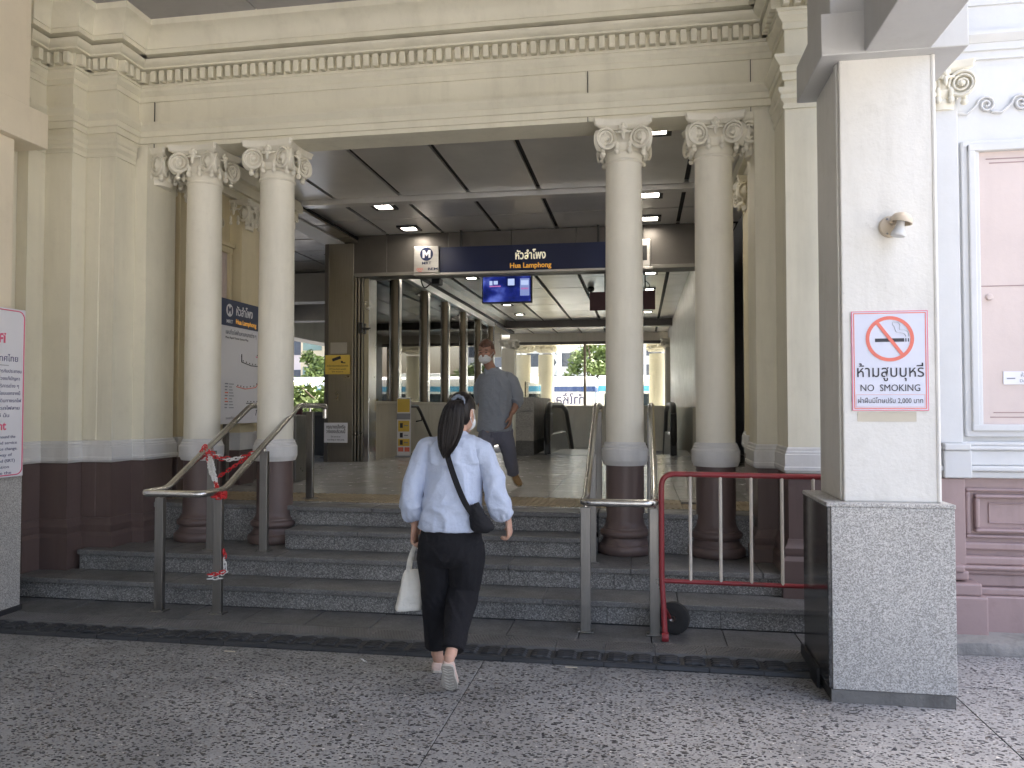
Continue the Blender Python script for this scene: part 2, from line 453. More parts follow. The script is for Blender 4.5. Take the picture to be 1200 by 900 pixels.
steps = empty('entrance_steps', label='grey granite entrance steps up to the portico', kind='structure')
def step(y0, y1, x0, x1, zb, zt, slab=.75, jit=.0):
    boxo('core', x0 + .01, x1 - .01, y0 + .03, y1 + .02, zb - .02, zt - .045, 'grout', steps)
    x = x0; k = 0
    while x < x1 - .02:
        w = slab * (.62 if k == 0 else 1) + random.uniform(-.05, .05); e = min(x1, x + w)
        if x1 - e < .25: e = x1
        boxo('riser_slab', x + .0015, e - .0015, y0 + .018, y0 + .042, zb + .001, zt - .041, 'granite_riser', steps, bevel=.002)
        x = e; k += 1
    x = x0; k = 0
    while x < x1 - .02:
        w = slab * (.9 if k == 0 else 1.25) + random.uniform(-.06, .06); e = min(x1, x + w)
        if x1 - e < .25: e = x1
        boxo('tread_slab', x + .0015, e - .0015, y0 - .012, y1, zt - .04, zt + random.uniform(-.001, .0005), 'granite_tread', steps, bevel=.006)
        x = e; k += 1
step(5.255, 5.59, -5.1, 1.75, .05, .207)
step(5.565, 6.16, -4.48, 1.32, .207, .365)
step(5.85, 6.14, -2.84, -.36, .365, .523)
step(6.095, 6.34, -2.86, -.34, .523, .68)
step(6.14, 6.36, -4.3, -2.865, .365, .68)
step(6.14, 6.36, -.335, 1.2, .365, .68)
# ends of the two upper steps
boxo('end_slab', -2.862, -2.842, 5.9, 6.16, .366, .482, 'granite_riser', steps); boxo('end_slab', -.358, -.338, 5.9, 6.16, .366, .482, 'granite_riser', steps)

hall = empty('hall_floor', label='polished grey granite tiled hall floor', kind='structure')
tile = MB().box(.0015, .5985, .0015, .5985, -.03, 0).build('floor_tile', 'floor_tile', hall)
tile.location = (-4.46, 6.362, .68)
warn = MB()
warn.box(.002, .298, .002, .298, -.03, 0)
for k in range(6): warn.box(.018 + k * .047, .042 + k * .047, .012, .288, -.001, .005)
w0 = warn.build('tactile_tile', 'tactile_yellow', hall); first = True
y = 6.362; row = 0
while y < 13.1:
    if row == 0: h = .06
    elif row in (1, 2): h = .30
    else: h = .6
    x = -4.46
    while x < 1.6:
        if row in (1, 2):
            for q in range(2):
                if first: w0.location = (x, y, .68); first = False
                else: inst('tactile_tile', w0.data, (x + q * .3, y, .68), hall)
        elif not (row == 0 and False):
            inst('floor_tile', tile.data, (x, y, .68 + random.uniform(-.0006, .0006)), hall, scale=(1, h / .6, 1))
        x += .6
    y += h; row += 1
tile.location = (-5.06, 6.362, .68)
boxo('floor_bed', -4.5, 1.6, 6.33, 13.15, .3, .672, 'grout', hall)
arc = boxo('arcade_floor', -9.4, -4.46, 9.2, 26, .3, .676, 'floor_tile'); tag(arc, 'grey floor of the open side arcade', kind='structure')
rear = boxo('rear_terrace', -5.2, 4, 27.3, 31.2, .3, .67, 'concrete_wall'); tag(rear, 'pale terrace behind the rear windows', kind='structure')
pit = empty('stairwell', label='stairwell with escalators going down from the hall', kind='structure')
boxo('pit_floor', -4.6, 1.2, 13.15, 27.2, -2.6, -2.5, 'far_wall_dark', pit)
boxo('pit_wall', -4.4, 1.2, 13.1, 13.16, -2.5, .64, 'concrete_wall', pit)

# right pavement beside the mauve wall
rp = empty('side_pavement', label='worn raised pavement edge along the mauve wall', kind='structure')
rnd_k = random.Random(3); kx = 1.5
while kx < 6.5:
    kw_ = rnd_k.uniform(.35, .6); vs = []; n_ = 7
    for i in range(n_):
        x_ = kx + (kw_ - .006) * i / (n_ - 1); j1, j2, j3 = rnd_k.uniform(-.014, .010), rnd_k.uniform(-.012, .006), rnd_k.uniform(-.01, .006)
        vs += [(x_, 5.135 + j1, -.01), (x_, 5.140 + j1 * 1.4, .035), (x_, 5.155 + j2, .066 + j3 * .5), (x_, 5.19 + j2, .083 + j3 * .3), (x_, 5.42, .085), (x_, 5.42, -.01)]
    fs = [(i * 6 + q, i * 6 + (q + 1) % 6, i * 6 + 6 + (q + 1) % 6, i * 6 + 6 + q) for i in range(n_ - 1) for q in range(6)] + [tuple(range(6)), tuple(range((n_ - 1) * 6, n_ * 6))]
    MB().add(vs, fs).build('kerb_stone', 'kerb_worn', rp, smooth=35); kx += kw_
# ------------------------------------------------------------------ station portico: walls, pilasters, entablature
YF = 6.02
LEFT = [(-7.0, 5.384), (-4.835, 5.384), (-4.835, 5.56), (-4.585, 5.56), (-4.585, 5.72), (-4.313, 5.72), (-4.313, 5.98), (-4.2, 5.98), (-4.2, 6.395), (-4.36, 6.395), (-4.36, 9.1), (-6.0, 9.1)]
RIGHT = [(3.0, 9.1), (1.17, 9.1), (1.17, 6.395), (.86, 6.395), (.86, 5.98), (1.006, 5.98), (1.006, 5.57), (1.62, 5.57), (1.62, 5.45), (9.0, 5.45)]
P_BASE = [(.05, .06), (.05, .46), (.04, .475), (.028, .49), (.03, .50), (.036, .515), (.036, .545), (.028, .555), (.014, .575), (.008, .60), (.0, .605), (0, 1.056)]
P_BAND = [(0, 1.056), (.022, 1.06), (.026, 1.072), (.032, 1.078), (.032, 1.098), (.026, 1.104), (.026, 1.185), (.02, 1.19), (.02, 1.203), (.012, 1.21), (.01, 1.228), (0, 1.236)]
P_SHAFT = [(0, 1.236), (0, 3.60)]
P_CAP = [(0, 3.60), (.012, 3.603), (.014, 3.622), (.006, 3.626), (.006, 3.642), (.022, 3.662), (.03, 3.668), (.03, 3.70), (.042, 3.708), (.048, 3.72), (.048, 3.742), (.03, 3.746), (.0, 3.752), (0, 3.7635)]
P_SHAFT_FULL = [(0, 1.236), (0, 3.7635)]
wl_ = empty('portico_wall', label='cream and brown stepped pilaster wall at the left of the steps', cat='wall')
wr_ = empty('portico_wall', label='cream and brown pilaster wall right of the steps behind the granite pillar', cat='wall')
GL = [[0], [1, 2], [3, 4], [5, 6, 7], [8, 9, 10]]
for nm, pr, mt in (('pilaster_base', P_BASE, 'brown'), ('dado_band', P_BAND, 'band_white')):
    sweep(nm, LEFT, pr, mt, wl_, GL); 
sweep('pilaster_shaft', LEFT, P_SHAFT, 'cream', wl_, [[0], [1, 2], [3, 4]])
sweep('pilaster_shaft', LEFT, P_SHAFT_FULL, 'cream', wl_, [[5, 6, 7]])
sweep('inner_wall', LEFT, [(0, 1.236), (0, 4.2)], 'side_wall', wl_, [[8, 9, 10]])
sweep('pilaster_cap', LEFT, P_CAP, 'cream', wl_, [[0], [1, 2], [3, 4, 5]])
# slim fillet up the second pilaster face
boxo('fillet', -4.565, -4.447, 5.709, 5.722, 1.24, 3.60, 'cream', wl_, bevel=.004)
boxo('fillet', -4.565, -4.447, 5.709, 5.722, .61, 1.056, 'brown', wl_, bevel=.004)
GR = [[0, 1], [2, 3, 4], [5, 6]]
for nm, pr, mt in (('pilaster_base', P_BASE, 'brown'), ('dado_band', P_BAND, 'band_white')): sweep(nm, RIGHT, pr, mt, wr_, GR)
sweep('inner_wall', RIGHT, [(0, 1.236), (0, 4.2)], 'side_wall', wr_, [[0, 1]])
sweep('pilaster_shaft', RIGHT, P_SHAFT_FULL, 'cream', wr_, [[2, 3, 4]])
sweep('pilaster_shaft', RIGHT, P_SHAFT, 'cream', wr_, [[5, 6]])
sweep('pilaster_cap', RIGHT, P_CAP, 'cream', wr_, [[5, 6]])

ENT = [(-7.0, 5.384), (-4.835, 5.384), (-4.835, 5.56), (-4.585, 5.56), (-4.585, 5.72), (-4.313, 5.72), (-4.313, YF), (-4.165, YF), (-.40, YF), (.84, YF), (1.006, YF), (1.006, 5.57), (1.62, 5.57), (1.62, 5.45), (9.0, 5.45)]
E_ARCH = [(-.08, 3.764), (0, 3.764), (0, 3.80), (.018, 3.802), (.018, 3.852), (.034, 3.856), (.034, 3.902), (.042, 3.904), (.050, 3.915), (.068, 3.932), (.076, 3.944), (.076, 3.966), (.03, 3.97), (-.004, 3.972)]
E_FRZ = [(-.004, 3.972), (-.004, 4.165), (.010, 4.168), (.010, 4.215), (.016, 4.217), (.030, 4.235), (.044, 4.25), (.046, 4.268), (.046, 4.276)]
E_CORN = [(.046, 4.276), (.058, 4.278), (.058, 4.296), (.036, 4.30), (.036, 4.408), (.11, 4.412), (.112, 4.425), (.13, 4.432), (.152, 4.448), (.162, 4.462), (.165, 4.474), (.10, 4.478), (.10, 4.492), (.205, 4.492), (.205, 4.528), (.215, 4.53), (.217, 4.555), (.235, 4.60), (.275, 4.645), (.315, 4.665), (.322, 4.668), (.33, 4.672), (.33, 4.73)]
ent = empty('entablature', label='cream dentilled entablature spanning the columns', cat='entablature')
GE = [[0, 1, 2, 3, 4, 5, 6], [7], [8], [9, 10, 11, 12]]
for nm, pr in (('architrave', E_ARCH), ('frieze', E_FRZ), ('cornice', E_CORN)): sweep(nm, ENT, pr, 'cream', ent, GE); sweep(nm, ENT, pr, 'plaster_white', ent, [[13]])
# raised edges beside the joints of the frieze
for xx, w in ((-4.165, .004), (-.40, .005), (.84, .004)):
    boxo('joint_groove', xx - w / 2, xx + w / 2, 6.0135, 6.03, 3.765, 4.30, 'black_gap', ent)
boxo('beam_core', -4.4, 1.2, 6.07, 6.335, 3.766, 4.7, 'cream', ent)
dent = MB().box(-.0235, .0235, -.056, .004, 0, .094).build('dentil', 'cream', ent, bevel=.004)
firstd = True
off = offset_path(ENT, .036)
for i in range(1, len(ENT) - 2):
    a, b = Vector(off[i]), Vector(off[i + 1]); L = (b - a).length; d = (b - a).normalized(); ang = math.atan2(d.y, d.x)
    n = max(1, round(L / .0775)); p = L / n
    for k in range(n):
        c = a + d * (p * (k + .5))
        if firstd: dent.location = (c.x, c.y, 4.309); dent.rotation_euler = (0, 0, ang); firstd = False
        else:
            o = inst('dentil', dent.data, (c.x, c.y, 4.309), ent, ang); bv = o.modifiers.new('edge', 'BEVEL'); bv.width = .004
# canopy ceiling above the forecourt
can = empty('canopy', label='grey soffit slabs of the entrance canopy overhead', kind='structure')
for i, (xa, xb) in enumerate(((-6.2, -4.6), (-4.59, -3.05), (-3.04, -1.5), (-1.49, .05), (.06, 1.66))):
    for ya, yb in ((-12, -8), (-7.99, -4.41), (-4.4, -1.4), (-1.39, 1.2), (1.21, 3.6), (3.61, 6.05)):  # rows behind the camera are added, unseen, to cut the front light
        boxo('soffit_panel', xa, xb - .004, ya, yb - .004, 4.722, 4.80, 'canopy_grey', can)
boxo('canopy_roof', -6.25, 1.7, -12.05, 6.1, 4.79, 5.05, 'beam_grey', can)
# upper storey and roof of the station, above the picture, sized to block the sun
up = empty('station_building', label='cream station wall rising above the mauve wall', cat='building')
boxo('upper_wall', 1.75, 9.5, 5.5, 6.3, 4.73, 9.0, 'plaster_white', up)
boxo('roof', -10.0, 9.5, 6.12, 30.6, 4.9, 9.0, 'plaster_white', up)
boxo('outer_wall', 1.72, 9.5, 6.2, 27.5, -.1, 4.9, 'plaster_white', up)
boxo('upper_wall', -10, -6.3, 5.5, 6.12, 4.73, 9.0, 'plaster_white', up)
boxo('side_block', -10, -7.0, 5.4, 9.1, -.1, 4.73, 'plaster_white', up)
boxo('shade_wall', -7.0, -4.93, 4.96, 5.38, .0, 4.7, 'cream', up)  # added wall, shades the bright strip and blocks sky light from the left
boxo('wall_core', -6.9, -4.62, 6.42, 9.08, .1, 4.7, 'grout', up)

sbd = empty('side_light_block', label='unseen pale block added on the left to cut the sky light', cat='building')
boxo('wall', -9.5, -6.4, -12, 4.9, -.02, 6.5, 'plaster_white', sbd)  # added out of view, keeps sky light off the front faces
# ------------------------------------------------------------------ Ionic capital (shared meshes) and columns
def volute_mesh():
    mb = MB()
    T = Matrix.Rotation(R(90), 4, 'X')            # lathe axis to -Y
    mb.lathe([(.0, -.07), (.060, -.07), (.064, -.04), (.074, -.012), (.078, 0), (.078, .010), (.070, .016), (.063, .012), (.060, -.020), (.0, -.020)], n=36, T=T)
    pts = []; rs = []
    for k in range(60):
        t = k / 59; a = t * 2.35 * math.pi * 2; rr = .058 * (1 - t) ** 1.0 + .017
        pts.append((math.cos(a + 1.4) * rr, -.004 - .006 * t, math.sin(a + 1.4) * rr)); rs.append(.0085 - .003 * t)
    mb.tube(pts, rs, 8); mb.ball((0, -.008, 0), (.019, .018, .019), 16)
    return mb
_vm = volute_mesh().build('volute', 'column_cream', None, smooth=35); volute_me = _vm.data; bpy.data.objects.remove(_vm)
def drop_mesh():
    mb = MB(); mb.lathe([(.002, -.045), (.014, -.038), (.019, -.024), (.017, -.01), (.010, -.002), (.015, .004), (.013, .02), (.017, .028), (.011, .045), (.004, .055)], n=12); return mb
_dm = drop_mesh().build('drop', 'column_cream', None, smooth=60); drop_me = _dm.data; bpy.data.objects.remove(_dm)
def abacus_mesh(h):
    # concave-sided slab with flaring corners
    def outline(a, c):
        pts = []
        for s_ in range(4):
            for k in range(9):
                u = -1 + 2 * k / 8; d = a * (1 - c * (1 - u * u)); w = a * .93
                x, y = u * w, -d
                for _ in range(s_): x, y = -y, x
                pts.append((x, y))
        return pts
    mb = MB(); rings = [(h * .80, 0.0), (h * .84, .012), (h * .98, .024), (h * 1.0, .030), (h * 1.0, .046), (h * 1.04, .058), (h * 1.04, .072)]
    vs = []; n = 36
    for a, z in rings: vs += [(x, y, z) for x, y in outline(a, .16)]
    fs = [tuple(range(n - 1, -1, -1)), tuple(range(n * (len(rings) - 1), n * len(rings)))]
    for j in range(len(rings) - 1):
        for i in range(n): k = (i + 1) % n; fs.append((j * n + i, j * n + k, (j + 1) * n + k, (j + 1) * n + i))
    mb.add(vs, fs); return mb
_am = abacus_mesh(.222).build('abacus', 'column_cream', None, smooth=35); abacus_me = _am.data; bpy.data.objects.remove(_am)
def rosette_mesh():
    mb = MB(); mb.ball((0, 0, 0), (.018, .016, .02), 10)
    for k in range(5):
        a = math.pi * 2 * k / 5 + .3; mb.ball((math.cos(a) * .02, .006, math.sin(a) * .024), (.014, .012, .016), 8)
    mb.ball((0, .0, -.045), (.013, .014, .03), 8); mb.ball((.03, .012, -.02), (.03, .01, .009), 8); mb.ball((-.03, .012, -.02), (.03, .01, .009), 8)
    return mb
_rm = rosette_mesh().build('rosette', 'column_cream', None, smooth=50); rosette_me = _rm.data; bpy.data.objects.remove(_rm)
def capital(parent, cx, cy, ztop, half=.15, faces=(0, 1, 2, 3)):
    """four-sided scrolled capital; its pieces are children of the part named capital"""
    mb = MB(); s = half / .15
    mb.lathe([(half * .96, -.30), (half * .97, -.27), (half * 1.0, -.262), (half * 1.02, -.25), (half * 1.0, -.238), (half * .95, -.232), (half * 1.0, -.215), (half * 1.12, -.19), (half * 1.14, -.178), (half * 1.0, -.17), (half * .95, -.12), (half * .95, -.06)], (cx, cy, ztop), 36)
    cap = mb.build('capital', 'column_cream', parent, smooth=35)
    inst('abacus', abacus_me, (cx, cy, ztop - .072), cap, scale=(s, s, 1))
    for f in faces:
        ca, sa = math.cos(f * math.pi / 2), math.sin(f * math.pi / 2)
        def W(x, y): return (cx + x * ca - y * sa, cy + x * sa + y * ca)
        for sg in (-1, 1):
            x, y = W(sg * .132 * s, -.186 * s); o = inst('volute', volute_me, (x, y, ztop - .150), cap, f * math.pi / 2 - sg * .36, scale=(sg * 1.08, 1.0, 1.12))
            x, y = W(sg * .050 * s, -.168 * s); inst('drop', drop_me, (x, y, ztop - .222), cap, scale=(1.15, 1.15, 1.1))
            x, y = W(sg * .158 * s, -.158 * s)
            if sg > 0: inst('drop', drop_me, (x, y, ztop - .245), cap, scale=(1.2, 1.2, .9)); inst('bead', drop_me, (x * 1 + (x - cx) * .12, y + (y - cy) * .12, ztop - .088), cap, scale=(.6, .6, .5))
        x, y = W(0, -.196 * s); inst('rosette', rosette_me, (x, y, ztop - .075), cap, f * math.pi / 2, scale=(1.15, 1.2, 1.2))
    return cap
def column(x, y, label):
    c = empty('column', label=label, cat='column', group='scroll-topped cream columns on the steps')
    z0 = .365
    MB().lathe([(.205, 0), (.212, .004), (.22, .02), (.222, .04), (.218, .06), (.205, .075), (.192, .079), (.19, .088), (.18, .10), (.172, .118), (.172, .13), (.178, .136), (.19, .142), (.198, .16), (.196, .178), (.185, .19), (.172, .194), (.170, .206), (.160, .218), (.153, .235), (.15, .26), (.1495, .692)], (x, y, z0), 48).build('base', 'brown', c, smooth=30)
    MB().lathe([(.15, 1.054), (.168, 1.056), (.172, 1.066), (.176, 1.078), (.182, 1.09), (.184, 1.10), (.184, 1.178), (.178, 1.186), (.174, 1.192), (.174, 1.204), (.166, 1.212), (.164, 1.228), (.152, 1.236), (.15, 1.24)], (x, y, 0), 48).build('band', 'band_white', c, smooth=30)
    MB().lathe([(.1498, 1.238), (.1498, 1.8), (.1485, 2.4), (.146, 3.0), (.143, 3.42), (.143, 3.445), (.152, 3.45), (.156, 3.458), (.152, 3.466), (.143, 3.47), (.143, 3.5)], (x, y, 0), 48).build('shaft', 'column_cream', c, smooth=30)
    capital(c, x, y, 3.762)
    return c
column(-3.78, 6.18, 'leftmost cream column with brown base beside the pilaster wall')
column(-3.095, 6.18, 'cream column with brown base inside the left handrail')
column(-.125, 6.18, 'cream column with brown base inside the right handrail')
column(.575, 6.18, 'cream column with brown base behind the red barrier')
# scrolled capitals of the antae and of the inner pilasters
for par, xs, fs in ((wl_, -4.255, (0, 1)), (wr_, .95, (0, 3))):
    capital(par, xs, 6.19, 3.762, .135, fs)
def inner_pilaster(par, x0, x1, y0, y1, capx, face):
    boxo('inner_pilaster', x0, x1, y0, y1, 1.236, 3.74, 'side_wall', par, bevel=.006)
    boxo('inner_pilaster', x0 - .015, x1 + .015, y0 - .015, y1 + .015, 1.05, 1.237, 'band_white', par, bevel=.01)
    boxo('inner_pilaster', x0 - .004, x1 + .004, y0 - .004, y1 + .004, .66, 1.05, 'brown', par, bevel=.01)
    capital(par, capx, (y0 + y1) / 2, 3.74, .13, face)
inner_pilaster(wl_, -4.4, -4.22, 7.62, 7.92, -4.31, (0, 1))
inner_pilaster(wr_, 1.03, 1.2, 7.62, 7.92, 1.12, (0, 3))
inner_pilaster(wl_, -4.4, -4.22, 6.5, 6.8, -4.31, (0, 1))
# inner cornice, panel frames and running-scroll relief on the inner walls
def rail_x(par, name, x, sgn, y0, y1, z0, z1, d, mat):
    a, b = (x, x + sgn * d); boxo(name, min(a, b), max(a, b), y0, y1, z0, z1, mat, par, bevel=.004)
for par, X, sg in ((wl_, -4.36, 1), (wr_, 1.17, -1)):
    for z0, z1, d in ((3.76, 3.84, .06), (3.84, 3.95, .10), (3.95, 4.08, .16)): rail_x(par, 'inner_cornice', X, sg, 6.4, 9.08, z0, z1, d, 'cream')
    rail_x(par, 'panel', X, sg, 6.9, 7.55, 1.42, 3.15, .012, 'pink')
    for y0, y1, z0, z1, d in ((6.84, 7.60, 3.15, 3.21, .05), (6.80, 7.61, 3.21, 3.25, .075), (6.84, 6.90, 1.36, 3.15, .045), (7.55, 7.60, 1.36, 3.15, .045), (6.84, 7.60, 1.30, 1.36, .05)):
        rail_x(par, 'panel_frame', X, sg, y0, y1, z0, z1, d, 'side_wall')
    for y0, y1, z0, z1, d in ((6.95, 7.50, 3.08, 3.10, .022), (6.95, 6.97, 1.5, 3.08, .022), (7.48, 7.50, 1.5, 3.08, .022)): rail_x(par, 'panel_bead', X, sg, y0, y1, z0, z1, d, 'pink')
    pts = []
    for w in range(3):
        yb = 6.98 + w * .2
        for k in range(26):
            a = k / 25 * 4.6 * math.pi * .8; rr = .052 * (1 - k / 25) + .008
            pts = pts if k else []
            pts.append((X + sg * .014, yb + .05 - math.cos(a) * rr, 3.45 + math.sin(a) * rr))
        pts = [(X + sg * .014, yb - .12, 3.40), (X + sg * .014, yb - .07, 3.395)] + pts
        MB().tube(pts, .008, 6).build('scroll', 'cream', par, smooth=60)

# ------------------------------------------------------------------ mauve and white wall right of the pillar
mw = empty('mauve_wall', label='white framed pink panelled wall with mauve dado at far right', cat='wall')
YW = 5.45
boxo('upper_field', 1.62, 6.0, YW, YW + .3, 1.13, 3.765, 'plaster_white', mw)
boxo('dado', 1.62, 6.0, YW - .002, YW + .3, .06, 1.055, 'mauve', mw)
boxo('pink_panel', 2.19, 3.9, YW - .012, YW + .01, 1.40, 3.20, 'pink', mw)
for x0, x1, z0, z1, y0 in ((2.122, 4.0, 3.185, 3.232, .052), (2.09, 4.03, 3.215, 3.262, .032), (2.122, 2.166, 1.36, 3.23, .05), (2.155, 2.194, 1.385, 3.20, .033), (2.085, 2.14, 1.325, 3.26, .030), (2.12, 4.0, 1.358, 1.402, .053), (2.09, 4.03, 1.32, 1.37, .034)):
    boxo('white_frame', x0, x1, YW - y0, YW + .01, z0, z1, 'plaster_white', mw, bevel=.008)
for x0, x1, z0, z1 in ((2.24, 3.8, 3.135, 3.142), (2.26, 3.8, 3.108, 3.115), (2.24, 3.8, 1.445, 1.452), (2.26, 3.8, 1.475, 1.482), (2.192, 3.8, 2.30, 2.306)):
    boxo('panel_groove', x0, x1, YW - .0145, YW, z0, z1, 'mauve', mw)
for x0, x1, z0, z1, d in ((1.62, 6, 1.055, 1.10, .05), (1.62, 6, 1.10, 1.135, .075), (1.62, 6, 1.135, 1.235, .035), (1.62, 6, 1.235, 1.262, .055), (1.62, 6, 1.262, 1.29, .04)):
    boxo('dado_rail', x0, x1, YW - d, YW + .01, z0, z1, 'plaster_white', mw, bevel=.01)
for x0, x1, z0, z1, d in ((1.93, 2.10, 1.056, 1.235, .06), (1.93, 2.09, 1.235, 1.28, .075)):
    boxo('pier_band', x0, x1, YW - d - .03, YW + .01, z0, z1, 'plaster_white', mw, bevel=.01)
boxo('pier', 1.90, 2.06, YW - .055, YW + .01, 1.28, 3.76, 'plaster_white', mw, bevel=.006)
# mauve dado panels and base mouldings
for x0, x1, z0, z1, d in ((2.08, 5.0, .965, .99, .028), (2.08, 5.0, .665, .69, .028), (2.08, 2.11, .69, .965, .028), (2.13, 5.0, .925, .95, .045), (2.13, 5.0, .705, .73, .045), (2.13, 2.16, .73, .925, .045), (2.22, 5, .885, .895, .012), (2.22, 5, .76, .77, .012), (2.22, 2.23, .77, .885, .012),
                       (1.62, 6, .59, .64, .03), (1.62, 6, .50, .555, .06), (1.62, 6, .47, .50, .085), (1.62, 6, .44, .47, .06), (1.62, 6, .36, .44, .04), (1.62, 6, .31, .36, .07), (1.62, 6, .06, .31, .085)):
    boxo('dado_moulding', x0, x1, YW - d, YW + .01, z0, z1, 'mauve', mw, bevel=.012)
for x1, z0, z1, d in ((2.06, .41, .47, .12), (2.03, .462, .51, .14), (2.12, .32, .40, .16), (2.15, .06, .32, .17)):
    boxo('pier_base', 1.75, x1, YW - d, YW + .01, z0, z1, 'mauve', mw, bevel=.014)
boxo('pier_base', 1.70, 2.065, YW - .062, YW + .012, .43, 1.053, 'mauve', mw, bevel=.006)
capital(mw, 1.965, YW + .03, 3.762, .115, (0,))
for w in range(6):
    xb = 2.20 + w * .21; pts = []
    for k in range(26):
        a = k / 25 * 4.6 * math.pi * .8; rr = .05 * (1 - k / 25) + .008; pts.append((xb + .05 - math.cos(a) * rr, YW - .012, 3.50 + math.sin(a) * rr))
    MB().tube([(xb - .13, YW - .012, 3.452), (xb - .07, YW - .012, 3.445)] + pts, .009, 6).build('scroll', 'plaster_white', mw, smooth=60)
MB().lathe([(.0, 0), (.022, 0), (.022, .012), (.018, .02), (0, .022)], n=16, T=Matrix.Translation((2.245, YW - .012, 2.23)) @ Matrix.Rotation(R(90), 4, 'X')).build('bolt_cap', 'pink', mw, smooth=40)

# ------------------------------------------------------------------ the two canopy pillars
def pillar_right():
    p = empty('canopy_pillar', label='white square pillar on a grey granite plinth carrying the no smoking sign', cat='pillar')
    boxo('plinth_core', .965, 1.545, 4.225, 4.79, -.01, .99, 'grout', p)
    boxo('plinth_slab', .968, 1.561, 4.203, 4.222, .068, 1.0, 'granite_pale', p, bevel=.004)
    boxo('plinth_slab', .948, .966, 4.204, 4.80, .075, 1.0, 'granite_reflection', p, bevel=.004)
    boxo('plinth_slab', 1.546, 1.565, 4.224, 4.80, .06, 1.0, 'granite_pale', p, bevel=.004)
    boxo('plinth_top', .945, 1.566, 4.20, 4.802, 1.0, 1.022, 'granite_pale', p, bevel=.005)
    boxo('plinth_skirt', .962, 1.553, 4.208, 4.226, -.005, .066, 'mortar_grey', p)
    boxo('skirting', .93, .95, 4.4, 4.82, 0, .11, 'rubber', p, bevel=.005)
    boxo('shaft', 1.047, 1.512, 4.262, 4.79, 1.02, 3.36, 'pillar_white', p, bevel=.008)
    boxo('corner_strip', 1.038, 1.066, 4.30, 4.345, 1.022, 3.36, 'pillar_white', p, bevel=.008)
    boxo('corner_strip', 1.498, 1.522, 4.255, 4.30, 1.022, 3.36, 'pillar_white', p, bevel=.01)
    boxo('cap_block', .942, 1.655, 4.18, 4.825, 3.352, 3.575, 'beam_grey', p, bevel=.006)
    boxo('beam', 1.155, 1.478, -12, 4.182, 3.356, 3.80, 'beam_grey', p, bevel=.006)
    boxo('upper_shaft', 1.0, 1.62, 4.24, 4.79, 3.57, 4.72, 'beam_grey', p, bevel=.006)
    boxo('beam', 1.478, 1.66, 4.30, 4.60, 3.58, 3.66, 'beam_grey', p, bevel=.004)
    return p
pillar_right()
def pillar_left():
    p = empty('canopy_pillar', label='cream square pillar on granite plinth at the left edge with a notice', cat='pillar')
    boxo('plinth_slab', -5.06, -4.44, 4.33, 4.94, .08, 1.017, 'granite_pale', p, bevel=.005)
    boxo('skirting', -5.075, -4.425, 4.315, 4.95, 0, .085, 'rubber', p, bevel=.006)
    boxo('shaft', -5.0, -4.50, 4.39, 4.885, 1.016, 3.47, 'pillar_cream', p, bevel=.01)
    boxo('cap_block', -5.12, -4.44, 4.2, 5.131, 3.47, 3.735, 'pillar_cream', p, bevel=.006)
    boxo('beam', -4.95, -4.55, -12, 4.25, 3.48, 3.80, 'beam_grey', p, bevel=.006)
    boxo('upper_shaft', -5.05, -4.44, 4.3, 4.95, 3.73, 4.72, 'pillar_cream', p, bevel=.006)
pillar_left()
# ------------------------------------------------------------------ portico and hall ceilings
XL = [-5.455, -4.6, -3.745, -2.89, -2.035, -1.18, -.325, .53, 1.385]
def ceiling(name, label, xs, ys, z, gap, mat='ceiling_panel'):
    c = empty(name, label=label, kind='structure')
    boxo('backing', xs[0], xs[-1], ys[0], ys[-1], z + .04, z + .06, 'black_gap', c)
    cache = {}
    for i in range(len(xs) - 1):
        for j in range(len(ys) - 1):
            w, d = xs[i + 1] - xs[i] - gap, ys[j + 1] - ys[j] - .035; key = (round(w, 3), round(d, 3))
            if key not in cache:
                o = MB().box(-w / 2, w / 2, -d / 2, d / 2, 0, .03).build('ceiling_panel', mat, c, bevel=.004); cache[key] = o.data; o.location = ((xs[i] + xs[i + 1]) / 2, (ys[j] + ys[j + 1]) / 2, z); continue
            inst('ceiling_panel', cache[key], ((xs[i] + xs[i + 1]) / 2, (ys[j] + ys[j + 1]) / 2, z + random.uniform(-.002, .002)), c)
    return c
pc = ceiling('portico_ceiling', 'grey metal panel ceiling over the portico', XL, [6.34, 9.02], 4.1, .055)
ceiling('portico_ceiling', 'inner bay of grey ceiling panels before the sign beam', XL, [9.2, 10.12, 11.05], 4.1, .055)
boxo('cross_beam', -4.62, 1.3, 9.03, 9.19, 4.04, 4.12, 'ceiling_panel', pc, bevel=.004)
boxo('edge_beam', -4.75, -4.42, 9.1, 11.1, 3.98, 4.12, 'beam_grey', pc, bevel=.004)
ceiling('hall_ceiling', 'pale metal panel ceiling over the hall', XL[1:], [11.25, 12.6, 13.95, 15.3, 16.65, 18.0, 19.35, 20.7, 22.05, 23.4, 24.75, 26.1, 27.4], 4.1, .075)
ceiling('arcade_ceiling', 'metal strip ceiling over the side arcade', [-9.4, -8.0, -6.6, -5.46, -4.2], [9.1, 9.9, 10.7, 11.5, 12.3, 13.1, 13.9, 14.7, 15.5, 16.3, 17.1, 17.9, 18.7, 19.5, 20.3, 21.1, 21.9], 4.0, .03, 'steel_panel')
